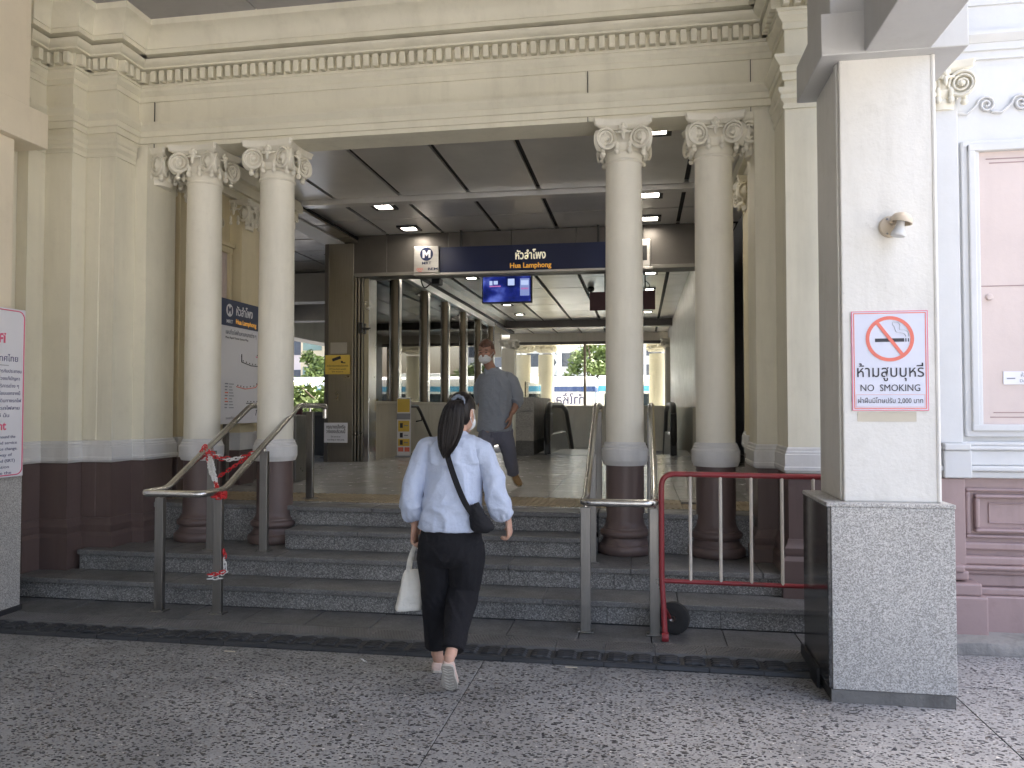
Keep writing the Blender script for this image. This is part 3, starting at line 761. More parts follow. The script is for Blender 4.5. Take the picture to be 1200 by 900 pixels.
# sign beam with its steel posts
hd = empty('sign_beam', label='dark steel beam across the hall entrance carrying the station sign', cat='beam')
for k in range(6): boxo('beam_panel', -4.7 + k * .95, -4.7 + (k + 1) * .95 - .005, 11.02, 11.3, 3.52, 4.095, 'header_steel', hd, bevel=.003)
boxo('beam_lip', -4.25, 1.0, 10.98, 11.34, 3.47, 3.52, 'grey_beam', hd, bevel=.003)
sp = empty('steel_post', label='dark steel clad post carrying yellow and white notices', cat='post')
boxo('cladding', -4.71, -4.27, 11.0, 11.4, .68, 3.98, 'steel_panel', sp, bevel=.004)
boxo('corner_trim', -4.72, -4.66, 10.985, 11.2, .68, 3.98, 'header_steel', sp, bevel=.003)
for k, xx in enumerate((-4.262, -4.215, -4.17)): boxo('door_track', xx, xx + .03, 11.03 + .02 * k, 11.36, .68, 3.47, 'steel_panel', sp, bevel=.004)
boxo('door_track', -4.135, -4.05, 11.09, 11.42, .68, 3.47, 'steel', sp, bevel=.004)
boxo('latch', -4.19, -4.13, 11.0, 11.05, 2.62, 2.78, 'black_plastic', sp); boxo('latch', -4.16, -4.0, 11.0, 11.02, 2.68, 2.70, 'black_plastic', sp)
sp2 = empty('steel_post', label='dark steel post right of the hall behind the columns', cat='post')
boxo('cladding', .86, 1.2, 11.0, 11.5, .68, 3.98, 'steel_panel', sp2, bevel=.004)
rw = empty('steel_wall', label='brushed steel panel wall along the right of the hall', cat='wall')
for k in range(10): boxo('wall_panel', .93, 1.2, 11.6 + k * 1.5, 13.095 + k * 1.5, -2.4 if k else .6, 4.09, 'silver_box', rw, bevel=.004)
boxo('lower_wall', .86, .93, 13.2, 27.0, -2.4, 1.5, 'concrete_wall', rw)

# glazed partition at the left of the hall
gp = empty('glass_partition', label='glazed partition with brown mullions along the left of the hall', cat='partition')
ym = [11.45, 12.63, 14.44, 16.04, 17.75, 19.42, 21.16]
for k in range(len(ym) - 1):
    boxo('low_wall', -4.22, -4.06, ym[k], ym[k + 1] - .004, -2.4 if k else .60, 1.545, 'concrete_wall', gp, bevel=.004)
    boxo('coping', -4.25, -4.04, ym[k], ym[k + 1] - .004, 1.546, 1.60, 'concrete_wall', gp, bevel=.006)
    boxo('pane', -4.15, -4.14, ym[k] + .05, ym[k + 1] - .05, 1.60, 3.76, 'glass', gp)
for y in ym[1:]:
    m_ = boxo('mullion', -4.36, -4.06, y - .05, y + .05, 1.60, 3.80, 'bronze_mullion', gp, bevel=.004)
    boxo('mullion_edge', -4.075, -4.05, y - .06, y + .06, 1.60, 3.86, 'steel', m_)
boxo('top_rail', -4.2, -4.04, 11.4, 21.2, 3.76, 3.88, 'ceiling_panel', gp, bevel=.004); boxo('top_gap', -4.18, -4.05, 11.4, 24.7, 3.88, 3.96, 'black_gap', gp)
boxo('top_panel', -4.18, -4.03, 11.4, 24.7, 3.96, 4.098, 'ceiling_panel', gp)
# rear window wall and pilasters
rwin = empty('rear_windows', label='wide rear windows above the stairwell wall', cat='window')
xw = [-4.42, -1.93, .87]; YR = 27.0
for k in range(5): boxo('stairwell_panel', -4.6 + k * 1.16, -4.6 + (k + 1) * 1.16 - .006, YR, YR + .2, .12, 1.47, 'concrete_wall', rwin, bevel=.004)
for k in range(5): boxo('stairwell_panel', -4.6 + k * 1.16, -4.6 + (k + 1) * 1.16 - .006, YR, YR + .2, -2.5, .11, 'concrete_wall', rwin, bevel=.004)
boxo('sill', -4.6, 1.2, YR - .05, YR + .25, 1.471, 1.54, 'concrete_wall', rwin, bevel=.01)
for x in xw: boxo('mullion', x - .04, x + .04, YR + .03, YR + .13, 1.54, 3.75, 'bronze_mullion', rwin)
boxo('top_frame', -4.6, 1.2, YR + .03, YR + .13, 3.70, 3.80, 'header_steel', rwin); boxo('head_wall', -4.6, 1.2, YR + .02, YR + .2, 3.80, 4.1, 'concrete_wall', rwin)
boxo('head_beam', -4.1, 1.2, 22.9, 23.15, 3.88, 4.1, 'header_steel', rwin)
for k in range(2): boxo('pane', xw[k] + .045, xw[k + 1] - .045, YR + .07, YR + .08, 1.54, 3.70, 'clear_glass', rwin)
rp1 = empty('rear_pilaster', label='cream rear pilaster with scrolled capital left of the rear windows', cat='pilaster')
boxo('shaft', -4.5, -4.08, 24.8, 25.3, -2.0, 3.4, 'cream', rp1, bevel=.01); capital(rp1, -4.29, 25.05, 3.7, .22, (0, 1))
rp2 = empty('rear_pilaster', label='grey shaded pilaster right of the rear windows', cat='pilaster')
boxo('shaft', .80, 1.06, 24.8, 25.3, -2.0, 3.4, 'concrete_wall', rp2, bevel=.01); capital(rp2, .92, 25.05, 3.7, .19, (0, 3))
# outer rear columns
for x, l in ((-4.5, 'left one of the pale columns outside the rear windows'), (-3.6, 'second pale column outside the rear windows'), (.63, 'lone pale column outside the rear windows at right')):
    c = empty('rear_column', label=l, cat='column', group='columns outside the rear windows')
    MB().lathe([(.34, .66), (.34, 1.3), (.31, 1.35), (.30, 3.5)], (x, 29.5, 0), 24).build('shaft', 'cream', c, smooth=30); capital(c, x, 29.5, 3.88, .30)
rb = boxo('rear_beam', -10, 4, 29.2, 29.8, 3.89, 4.9, 'cream'); tag(rb, 'cream beam carried by the rear columns', 'beam')
# escalators
def escalator(x, label, h=.86):
    e = empty('escalator', label=label, cat='escalator')
    pr = [(13.35, .68)]
    arcp = [(13.25 + .42 - .42 * math.cos(a), .68 + h - .42 + .42 * math.sin(a)) for a in [k * math.pi / 2 / 8 for k in range(9)]]
    path = [(13.35, .80)] + [(13.25, 1.0)] + arcp + [(15.6, .68 + h), (16.6, .68 + h - .12), (20.5, .68 + h - 2.4)]
    MB().prism([(y, z - .03) for y, z in path] + [(20.5, -2.4), (15.5, .55), (13.35, .55)], x - .012, x + .012, 'yz').build('balustrade', 'clear_glass', e)
    MB().prism([(13.3, .6), (13.28, .98), (13.4, 1.02), (16.0, 1.0), (20.5, -1.4), (20.5, -2.4), (15.5, .5)], x - .06, x + .06, 'yz').build('skirt', 'escalator_grey', e, bevel=.004)
    MB().tube([(x, y, z) for y, z in path], .055, 10).build('handrail', 'black_plastic', e, smooth=50)
    boxo('newel', x - .05, x + .05, 13.27, 13.7, .68, 1.40, 'black_plastic', e, bevel=.02)
    boxo('comb_plate', x, x + .9, 13.15, 14.9, .55, .684, 'escalator_grey', e)
    return e
escalator(-1.6, 'black railed escalator beside the tiled kerb wall in the hall')
escalator(.55, 'black railed escalator at the right of the hall behind the column')
kw = empty('kerb_wall', label='tiled low end wall beside the escalator', cat='wall')
for r_ in range(4):
    boxo('wall_tile', -2.11, -1.80, 13.0, 15.5, .68 + r_ * .25, .68 + (r_ + 1) * .25 - .005, 'granite_pale' if r_ else 'granite_tread', kw, bevel=.003)
boxo('glass_guard', -2.0, -1.98, 13.3, 15.4, 1.68, 1.95, 'clear_glass', kw)
hr = empty('wall_handrail', label='black handrail on the low wall going down left', cat='handrail')
MB().tube([(-3.95, 12.55, 1.52), (-3.95, 13.3, 1.52), (-3.95, 13.5, 1.42), (-3.95, 16, -.2)], .028, 10).build('rail', 'black_plastic', hr, smooth=50)
for y, z in ((12.65, 1.5), (13.6, 1.34)): MB().tube([(-4.06, y, z - .1), (-3.95, y, z - .08), (-3.95, y, z)], .012, 8).build('bracket', 'black_plastic', hr)
for x0, x1, l in ((-2.75, -2.2, 'left blue poster low on the stairwell wall'), (-1.3, -.95, 'right blue poster low on the stairwell wall')):
    b = boxo('poster', x0 * 1.227, x1 * 1.227, 26.98, 26.995, -.7, .08, 'poster_blue'); tag(b, l, 'poster')
b = empty('round_logo_plate', label='pale plate with round dark emblem low on the stairwell wall', cat='plate')
MB().lathe([(0, 0), (.09, 0), (.09, .01), (0, .01)], n=20, T=Matrix.Translation((.16, 26.975, .14)) @ Matrix.Rotation(R(90), 4, 'X')).build('emblem', 'far_wall_dark', b)
boxo('plate', .0, .82, 26.982, 26.998, -.06, .34, 'concrete_wall', b)

# recessed lights
def downlight(x, y, label, z=4.1, s=.30):
    d = empty('ceiling_light', label=label, cat='light', group='square lights in the hall ceiling')
    mb = MB()
    for a in (((-s / 2, s / 2, -s / 2, -s / 2 + .05)), (-s / 2, s / 2, s / 2 - .05, s / 2), (-s / 2, -s / 2 + .05, -s / 2 + .05, s / 2 - .05), (s / 2 - .05, s / 2, -s / 2 + .05, s / 2 - .05)): mb.box(x + a[0], x + a[1], y + a[2], y + a[3], z - .022, z + .002)
    mb.build('frame', 'black_plastic', d)
    boxo('diffuser', x - s / 2 + .05, x + s / 2 - .05, y - s / 2 + .05, y + s / 2 - .05, z - .008, z - .002, 'lamp_lit', d)
downlight(-3.25, 9.42, 'lit square ceiling light left of the sign, nearer the columns')
downlight(-3.29, 10.65, 'lit square ceiling light just above the left end of the sign')
downlight(.13, 9.42, 'lit square ceiling light between the right columns, upper one')
downlight(.14, 10.62, 'lit square ceiling light between the right columns, lower one')
downlight(.15, 7.2, 'lit ceiling light just under the beam beside the right column capital')
for k, y in enumerate((15.0, 17.1, 19.16, 21.2)):
    downlight(-3.33, y, ('nearest', 'second', 'third', 'farthest')[k] + ' light in the hall ceiling along the glazed partition', s=.28)
    downlight(.2, y, ('nearest', 'second', 'third', 'farthest')[k] + ' light in the hall ceiling right of the hanging signs', s=.28)

# ------------------------------------------------------------------ side arcade seen at the left
par = empty('dark_parapet', label='dark low parapet across the side arcade beyond the handrail', cat='parapet')
boxo('panel', -8.6, -4.75, 12.4, 12.5, .68, 1.36, 'dark_parapet', par); boxo('coping', -8.6, -4.73, 12.36, 12.54, 1.36, 1.42, 'header_steel', par)
for k, y in enumerate((12.6, 17.0, 21.4)):
    c = empty('arcade_post', label=('near', 'middle', 'far')[k] + ' square post at the outer edge of the side arcade', cat='post', group='posts of the side arcade')
    boxo('shaft', -8.75, -8.45, y - .15, y + .15, .68, 3.02, 'concrete_wall', c, bevel=.01); boxo('head', -8.82, -8.38, y - .22, y + .22, 3.02, 3.22, 'concrete_wall', c, bevel=.01)
ab = empty('arcade_beam', label='pale edge beam of the side arcade roof', cat='beam')
boxo('fascia', -8.9, -8.4, 9.1, 26, 3.22, 3.98, 'concrete_wall', ab)
for y in (13.5, 16.5, 20.5): boxo('cross_beam', -8.4, -4.3, y - .18, y + .18, 3.45, 3.98, 'far_wall_dark', ab)
boxo('end_beam', -8.4, -4.7, 25.6, 25.9, 3.2, 4.0, 'concrete_wall', ab)
ra = boxo('rear_soffit', -9.4, 2, 27.45, 29.2, 4.1, 4.15, 'ceiling_panel'); tag(ra, 'pale soffit over the rear terrace', kind='structure')
mst = empty('stacked_barrier', label='maroon barrier frames stacked behind the left column', cat='barrier')
for k in range(4):
    x = -6.0 + k * .035
    MB().tube([(x, 11.6 + k * .02, .7), (x, 11.6 + k * .02, 1.5), (x + .5, 11.6 + k * .02, 1.5), (x + .5, 11.6 + k * .02, .7)], .025, 8).build('frame', 'maroon', mst)
    for q in range(5): MB().tube([(x, 11.58 + k * .02, .8 + q * .14), (x + .5, 11.58 + k * .02, .8 + q * .14)], .015, 6).build('rung', 'post_steel' if q % 2 else 'maroon', mst)
cab = empty('grey_cabinet', label='slim grey cabinet standing behind the left columns', cat='cabinet')
boxo('body', -3.98, -3.76, 8.0, 8.35, .68, 1.42, 'post_steel', cab, bevel=.006); boxo('notice', -3.94, -3.80, 7.992, 7.999, 1.05, 1.34, 'sign_white', cab)

# ------------------------------------------------------------------ outside: buses, buildings, trees
def bus(x0, x1, y, body, band, label, banner=None):
    b = empty('bus', label=label, cat='bus')
    L = x1 - x0
    MB().prism([(0, .35), (2.5, .35), (2.5, 2.55), (2.42, 2.72), (2.2, 2.82), (.3, 2.82), (.08, 2.72), (0, 2.55)], x0, x1, 'yz', T=Matrix.Translation((0, y, 0))).build('body', body, b, bevel=.05)
    boxo('roof_band', x0 - .004, x1 + .004, y - .006, y + 2.506, 2.15, 2.38, band, b)
    n = int(L / 1.3)
    for k in range(n):
        xa = x0 + .25 + k * (L - .4) / n; boxo('window', xa, xa + (L - .4) / n - .12, y - .012, y + .02, 1.25, 2.05, 'bus_glass', b)
    for xx in (x0 + L * .2, x0 + L * .8): MB().lathe([(0, 0), (.42, 0), (.48, .05), (.48, .25), (.42, .28), (0, .28)], n=20, T=Matrix.Translation((xx, y + .2, .48)) @ Matrix.Rotation(R(90), 4, 'X')).build('wheel', 'tyre', b)
    boxo('roof_unit', x0 + L * .3, x0 + L * .6, y + .6, y + 1.9, 2.8, 2.98, 'bus_white', b, bevel=.04)
    return b
b1 = bus(-8.9, -1.95, 33.5, 'bus_white', 'bus_navy', 'white and navy bus with banner lettering behind the rear windows')
boxo('banner', -4.6, -2.1, 33.47, 33.485, 1.45, 2.12, 'sign_white', b1)
text('ทำให้ลอง!', 'lettering', .55, 'ink_blue', b1, (-2.35, 33.47, 1.62), (1, 0, 0), (0, 0, 1), width=2.0, mirror=True, bold=.006)
b2 = bus(-1.75, 5.5, 32.6, 'bus_white', 'bus_blue', 'white and light blue bus behind the rear windows at right')
boxo('lower_stripe', -1.76, 5.51, 32.585, 32.6, .4, 1.2, 'bus_blue', b2); boxo('route_sign', -1.3, -.4, 32.57, 32.586, 1.5, 1.75, 'sign_red', b2)
b3 = bus(-22, -10.2, 36, 'bus_white', 'bus_blue', 'white and light blue bus seen through the glazed partition')
def block(name, x0, x1, y0, y1, h, wall, win, label, nx, nz, wz0=3.0, frame=False):
    b = empty(name, label=label, cat='building')
    boxo('wall', x0, x1, y0, y1, -.02, h, wall, b)
    dx = (x1 - x0) / nx; dz = (h - wz0) / nz
    for i in range(nx):
        for j in range(nz):
            boxo('window', x0 + i * dx + dx * .1, x0 + (i + 1) * dx - dx * .1, y0 - .05, y0 + .1, wz0 + j * dz + dz * .2, wz0 + (j + 1) * dz - dz * .2, win, b)
    if x1 < 0:
        ny = max(2, int((y1 - y0) / 4)); dy = (y1 - y0) / ny
        for i in range(ny):
            for j in range(nz): boxo('window', x1 - .1, x1 + .05, y0 + i * dy + dy * .15, y0 + (i + 1) * dy - dy * .15, wz0 + j * dz + dz * .25, wz0 + (j + 1) * dz - dz * .25, win, b)
    return b
bb = block('steel_braced_building', -11.6, -3.35, 58, 75, 16, 'building_white', 'window_dark', 'white steel braced building with dark windows behind the rear columns', 6, 9, .8)
def brace(xa, za, xb, zb): MB().tube([(xa, 57.3, za), (xb, 57.3, zb)], .13, 8).build('brace', 'bus_white', bb)
for k in range(3):
    xa = -11.3 + k * 2.65
    brace(xa, .5, xa + 2.6, 4.8); brace(xa + 2.6, 4.8, xa, 9); brace(xa, 9, xa + 2.6, 14)
    MB().tube([(xa + 2.65, 57.25, 0), (xa + 2.65, 57.25, 16)], .2, 8).build('steel_column', 'bus_white', bb)
block('low_white_building', -3.1, -1.7, 62, 75, 12, 'building_white', 'window_dark', 'narrow white block with small windows beside the braced building', 3, 6)
block('tall_building', -1.5, 10, 80, 95, 22, 'building_white', 'window_dark', 'distant white building behind the right tree', 6, 8, 4)
block('pink_building', -40, -23.5, 52, 70, 18, 'building_pink', 'window_dark', 'pale pink office block seen past the left column', 5, 6, 2)
block('yellow_building', -23.2, -19.8, 50, 60, 16, 'building_yellow', 'window_green', 'narrow yellow block beside the pink office block', 2, 5, 2)
block('green_glass_building', -19.4, -12.5, 48, 62, 14, 'building_white', 'window_green', 'green glazed building seen through the partition', 5, 5, 1.5)
bd = empty('billboard', label='small blue and white roadside board past the left column', cat='board')
boxo('panel', -17.1, -15.7, 38.0, 38.1, 1.2, 2.2, 'blue_board', bd); boxo('header', -17.3, -15.6, 37.95, 38.1, 2.2, 3.0, 'sign_white', bd); boxo('mark', -16.9, -16.0, 37.93, 37.96, 2.4, 2.75, 'sign_red', bd)
for x in (-17, -15.8): boxo('leg', x, x + .1, 38, 38.1, 0, 1.2, 'post_steel', bd)
def tree(x, y, h, rx, rz, label, mat='leaf', n=2600, group='trees outside', z0=0.0, size=.2):
    t = empty('tree', label=label, cat='tree', group=group)
    rnd = random.Random(int(x * 13 + y * 7)); mb = MB()
    top = h - rz * .9
    mb.tube([(x, y, z0 - .05), (x + .05, y, z0 + top * .5), (x - .04, y, z0 + top + rz * .3)], [.16, .12, .06], 8)
    for k in range(5):
        a = rnd.random() * 6.28; mb.tube([(x, y, z0 + top * (.6 + .08 * k)), (x + math.cos(a) * rx * .35, y + math.sin(a) * rx * .35, z0 + top + rz * .3), (x + math.cos(a) * rx * .7, y + math.sin(a) * rx * .7, z0 + top + rz * (.5 + .1 * k))], [.07, .05, .02], 6)
    mb.build('trunk', 'trunk', t)
    cl = []
    for k in range(26):
        u = rnd.uniform(-1, 1); a = rnd.random() * 6.28; r = rnd.uniform(.45, 1) ; q = math.sqrt(1 - u * u)
        cl.append((x + rx * r * q * math.cos(a), y + rx * r * q * math.sin(a), z0 + h - rz + rz * r * u, rnd.uniform(.22, .42)))
    cb = MB()
    for k in range(n):
        cx, cy, cz, cr = cl[rnd.randrange(len(cl))]
        d = Vector((rnd.gauss(0, 1), rnd.gauss(0, 1), rnd.gauss(0, 1))).normalized() * cr * rx * rnd.uniform(.3, 1.05)
        c = Vector((cx, cy, cz)) + d; s = size * rnd.uniform(.6, 1.3)
        u = Vector((rnd.gauss(0, 1), rnd.gauss(0, 1), rnd.gauss(0, .6))).normalized(); w = u.cross(Vector((rnd.gauss(0, 1), rnd.gauss(0, 1), rnd.gauss(0, 1)))).normalized()
        cb.add([c - u * s, c + w * s * .45, c + u * s, c - w * s * .45], [(0, 1, 2, 3)])
    me = bpy.data.meshes.new('crown'); me.from_pydata(cb.v, [], cb.f); me.materials.append(M[mat]); o = bpy.data.objects.new('crown', me); COL.objects.link(o); o.parent = t
tree(-2.75, 46, 5.6, 1.7, 2.2, 'green tree beyond the buses beside the central column', 'leaf_pale')
tree(5.2, 62, 4.8, 1.8, 1.5, 'small tree far behind between right column and window mullion', 'leaf_pale', 1600)
tree(-14.6, 34.0, 2.6, 2.3, 1.2, 'bright low round tree past the left column', 'leaf_pale', 4200)
tree(-16.6, 36.5, 2.45, 2.0, 1.1, 'bright low bushy tree nearer the left column', 'leaf_pale', 3600)
tree(-20.3, 47.0, 5.0, 2.0, 2.2, 'darker tree behind the blue roadside board', 'leaf_pale', 2400)
tree(-9.6, 31.5, 5.8, 1.2, 2.6, 'slim tree seen through the glazed partition', 'leaf_pale', 2400)
tree(-8.15, 31.5, 6.0, 1.1, 2.8, 'slender tree through the partition nearest the man', 'leaf_pale', 2400)
tree(-11.4, 33.0, 5.6, 1.1, 2.6, 'slim tree through the first partition pane', 'leaf', 2400)
# ------------------------------------------------------------------ handrails
def bend(pts, r=.12, n=6):
    out = [Vector(pts[0])]
    for i in range(1, len(pts) - 1):
        p = Vector(pts[i]); a = (Vector(pts[i - 1]) - p); b = (Vector(pts[i + 1]) - p)
        rr = min(r, a.length * .45, b.length * .45); s = p + a.normalized() * rr; e = p + b.normalized() * rr
        for k in range(n + 1):
            t = k / n; out.append(s.lerp(p, t).lerp(p.lerp(e, t), t))
    out.append(Vector(pts[-1])); return out
def handrail(xl, xr, label):
    h = empty('handrail', label=label, cat='handrail', group='double steel handrails around the columns')
    zl = .915; y0, y1, yt = 4.86, 5.14, 6.36; zt = 1.525
    pts = [(xl, 6.85, zt), (xl, yt, zt), (xl, y1, zl), (xl, y0, zl), (xr, y0, zl), (xr, y1, zl), (xr, yt, zt), (xr, 6.85, zt)]
    MB().tube(bend(pts, .07, 6), .0245, 16).build('rail', 'steel', h, smooth=60)
    for x in (xl, xr):
        MB().tube(bend([(x, 6.84, zt), (x, 6.93, zt), (x, 6.93, zt - .12)], .05), .0245, 12).build('rail_end', 'steel', h, smooth=60)
        for y, zb in ((5.07, .05), (5.74, .365), (6.6, .68)):
            zr = zl if y < y1 else (zt if y > yt else zl + (zt - zl) * (y - y1) / (yt - y1))
            o = boxo('post', x - .033, x + .033, y - .02, y + .02, zb, zr - .055, 'post_steel', h, bevel=.004)
            boxo('base_plate', x - .055, x + .055, y - .045, y + .045, zb, zb + .008, 'post_steel', o, bevel=.002)
            MB().tube([(x, y, zr - .06), (x, y, zr - .015)], .011, 8).build('stem', 'steel', o)
            for bx in (-.044, .044): MB().lathe([(0, 0), (.007, 0), (.007, .007), (0, .008)], (x + bx, y - .034, zb + .008), 8).build('bolt', 'steel', o)
    return h
handrail(-3.42, -2.965, 'double steel handrail with red and white chain, around the left column')
handrail(-.36, .085, 'double steel handrail looping round the right column beside the red barrier')
# red and white chain
ch = empty('plastic_chain', label='red and white plastic chain tied to the left handrail', cat='chain')
def link_mesh():
    pts = [(math.cos(a) * .011, 0, math.sin(a) * .011 + (.010 if math.sin(a) > 0 else -.010)) for a in [2 * math.pi * k / 14 for k in range(14)]]
    return MB().tube(pts, .0042, 6, closed=True)
lm_w = link_mesh().build('link', 'chain_white', ch, smooth=60); lm_r = link_mesh().build('link', 'chain_red', ch, smooth=60)
used = {'w': False, 'r': False}
def chain_run(pts, colors, sag=0.0):
    a = [Vector(p) for p in pts]
    seg = []
    for i in range(len(a) - 1):
        n = max(2, int((a[i + 1] - a[i]).length / .028))
        for k in range(n): seg.append((a[i].lerp(a[i + 1], (k + .5) / n), (a[i + 1] - a[i]).normalized()))
    for k, (p, d) in enumerate(seg):
        t = k / max(1, len(seg) - 1); p = p - Vector((0, 0, sag * 4 * t * (1 - t)))
        c = colors[int(t * .999 * len(colors))]; src = lm_w if c == 'w' else lm_r
        if not used[c]: o = src; used[c] = True
        else: o = inst('link', src.data, (0, 0, 0), ch)
        q = d.to_track_quat('Z', 'Y'); o.rotation_mode = 'QUATERNION'
        from mathutils import Quaternion
        o.rotation_quaternion = q @ Quaternion((0, 0, 1), (math.pi / 2 if k % 2 else 0) + random.uniform(-.3, .3)); o.location = p + Vector((random.uniform(-.003, .003),) * 3)
chain_run([(-3.42, 5.66, 1.16), (-3.20, 5.68, 1.13), (-2.98, 5.69, 1.17)], 'rwrwwrw', .03)
chain_run([(-3.42, 5.62, 1.15), (-3.18, 5.60, 1.14), (-2.98, 5.72, 1.18)], 'rrwwrr', .045)
chain_run([(-3.38, 5.62, 1.13), (-3.10, 5.25, 1.0), (-2.985, 5.10, .90)], 'wwwwww', .02)
chain_run([(-3.36, 5.62, 1.12), (-3.08, 5.22, .98), (-2.975, 5.06, .885)], 'wwwwwr', .0)
chain_run([(-3.40, 5.63, 1.13), (-3.14, 5.27, 1.03), (-2.99, 5.11, .93)], 'rwwwwr', .03)
chain_run([(-2.98, 5.70, 1.17), (-3.10, 5.60, 1.08), (-3.24, 5.50, .96)], 'rr', .0)
chain_run([(-3.44, 5.60, 1.16), (-3.42, 5.64, 1.21), (-3.40, 5.62, 1.15)], 'rr')
chain_run([(-3.40, 5.66, 1.17), (-3.44, 5.62, 1.10), (-3.42, 5.58, 1.17)], 'rr')
for zz in (.87, .885, .90):
    chain_run([(-3.005, 5.04, zz), (-2.925, 5.04, zz + .004), (-2.925, 5.10, zz), (-3.005, 5.10, zz - .004)], 'rrrr')
chain_run([(-3.01, 5.04, .32), (-2.92, 5.04, .335), (-2.92, 5.10, .34)], 'wrw'); chain_run([(-3.015, 5.035, .335), (-2.955, 5.03, .335), (-2.91, 5.05, .35)], 'rr'); chain_run([(-3.02, 5.03, .30), (-2.91, 5.04, .31)], 'w')
chain_run([(-2.92, 5.08, .35), (-2.925, 5.08, .50)], 'wr')

# ------------------------------------------------------------------ red barrier with wheel
br = empty('crowd_barrier', label='rusty red rolling barrier with white bars beside the pillar', cat='barrier')
YB = 5.0
fr = bend([(.145, YB - .05, .07), (.135, YB - .02, .30), (.128, YB, .42), (.128, YB, 1.09), (1.55, YB + .03, 1.075), (1.55, YB + .03, .10)], .09, 8)
MB().tube(fr, .0175, 12).build('frame', 'rust_red', br, smooth=60)
MB().tube([(.128, YB, .412), (1.55, YB + .03, .40)], .0145, 10).build('lower_rail', 'rust_red', br, smooth=60)
for k in range(10):
    x = .307 + k * .186
    if x < 1.5: MB().tube([(x, YB + .016 * (x - .1), .405), (x, YB + .016 * (x - .1), 1.08)], .0105, 10).build('bar', 'bar_white', br, smooth=60)
MB().tube([(.145, YB - .052, .0), (.145, YB - .05, .1)], .022, 10).build('foot', 'rust_red', br)
MB().lathe([(0, -.02), (.028, -.02), (.032, 0), (.028, .02), (0, .02)], n=14, T=Matrix.Translation((.145, YB - .055, .075)) @ Matrix.Rotation(R(90), 4, 'Y')).build('pivot', 'rust_red', br, smooth=40)
w = MB().lathe([(.055, -.02), (.09, -.024), (.102, -.018), (.105, 0), (.102, .018), (.09, .024), (.055, .02)], n=32, T=Matrix.Translation((.205, 5.10, .155)) @ Matrix.Rotation(R(70), 4, 'Z') @ Matrix.Rotation(R(90), 4, 'Y')).build('wheel', 'tyre', br, smooth=40)
MB().lathe([(0, -.012), (.02, -.03), (.02, -.012), (.062, -.010), (.062, .010), (.02, .012), (.02, .03), (0, .03)], n=24, T=Matrix.Translation((.205, 5.10, .155)) @ Matrix.Rotation(R(70), 4, 'Z') @ Matrix.Rotation(R(90), 4, 'Y')).build('rim', 'post_steel', w, smooth=30)
MB().tube([(.14, YB - .01, .25), (.18, 5.09, .155), (.24, 5.11, .155)], .012, 8).build('wheel_bracket', 'rust_red', br)

# ------------------------------------------------------------------ no smoking sign on the pillar
X, Z = Vector((1, 0, 0)), Vector((0, 0, 1))
ns = empty('no_smoking_sign', label='white no smoking sign with red circle on the white pillar', cat='sign')
SX0, SX1, SZ0, SZ1, SY = 1.092, 1.464, 1.497, 2.015, 4.258
boxo('panel', SX0, SX1, SY - .004, SY + .003, SZ0, SZ1, 'sign_cool', ns)
def frame(par, name, x0, x1, z0, z1, y, w, mat, t=.0012):
    mb = MB()
    for a in ((x0, x1, z1 - w, z1), (x0, x1, z0, z0 + w), (x0, x0 + w, z0 + w, z1 - w), (x1 - w, x1, z0 + w, z1 - w)): mb.box(a[0], a[1], y - t, y, a[2], a[3])
    return mb.build(name, mat, par)
frame(ns, 'edge_strip', SX0, SX1, SZ0, SZ1, SY - .004, .0035, 'sign_pink'); frame(ns, 'border', SX0 + .009, SX1 - .009, SZ0 + .009, SZ1 - .009, SY - .004, .0045, 'sign_red')
cx, cz = 1.279, 1.870
def ring(mb, cx, cz, r0, r1, y, n=56):
    vs = []; fs = []
    for k in range(n):
        a = 2 * math.pi * k / n
        for r in (r0, r1): vs.append((cx + r * math.cos(a), y, cz + r * math.sin(a)))
    for k in range(n): q = (k + 1) % n; fs.append((2 * k, 2 * k + 1, 2 * q + 1, 2 * q))
    mb.add(vs, fs)
mb = MB(); mb.box(cx - .072, cx + .070, SY - .0055, SY - .0042, cz - .016, cz + .002); mb.box(cx + .076, cx + .081, SY - .0055, SY - .0042, cz - .016, cz + .002); mb.box(cx + .088, cx + .093, SY - .0055, SY - .0042, cz - .016, cz + .002); mb.build('cigarette', 'ink', ns)
def ribbon(par, name, pts, w, y, mat):
    MB().tube([(p, y, q) for p, q in pts], w, 6, squash=.12).build(name, mat, par)
def cr(pts, n=6):
    out = []
    P_ = [pts[0]] + list(pts) + [pts[-1]]
    for i in range(1, len(P_) - 2):
        for k in range(n):
            t = k / n; a, b, c, d = P_[i - 1], P_[i], P_[i + 1], P_[i + 2]
            out.append(tuple(.5 * (2 * b[j] + (-a[j] + c[j]) * t + (2 * a[j] - 5 * b[j] + 4 * c[j] - d[j]) * t * t + (-a[j] + 3 * b[j] - 3 * c[j] + d[j]) * t ** 3) for j in (0, 1)))
    out.append(pts[-1]); return out
ribbon(ns, 'smoke', cr([(cx + .078, cz + .010), (cx + .070, cz + .026), (cx + .045, cz + .032), (cx + .030, cz + .038), (cx + .024, cz + .060), (cx + .014, cz + .075), (cx + .018, cz + .092)]), .0022, SY - .005, 'ink')
ribbon(ns, 'smoke', cr([(cx + .092, cz + .010), (cx + .090, cz + .030), (cx + .075, cz + .044), (cx + .048, cz + .048), (cx + .050, cz + .070), (cx + .040, cz + .084), (cx + .022, cz + .086)]), .0022, SY - .005, 'ink')
mb = MB(); ring(mb, cx, cz, .100, .118, SY - .0062); mb.build('prohibition_ring', 'sign_red', ns)
T = Matrix.Translation((cx, SY - .0068, cz)) @ Matrix.Rotation(R(54), 4, 'Y')
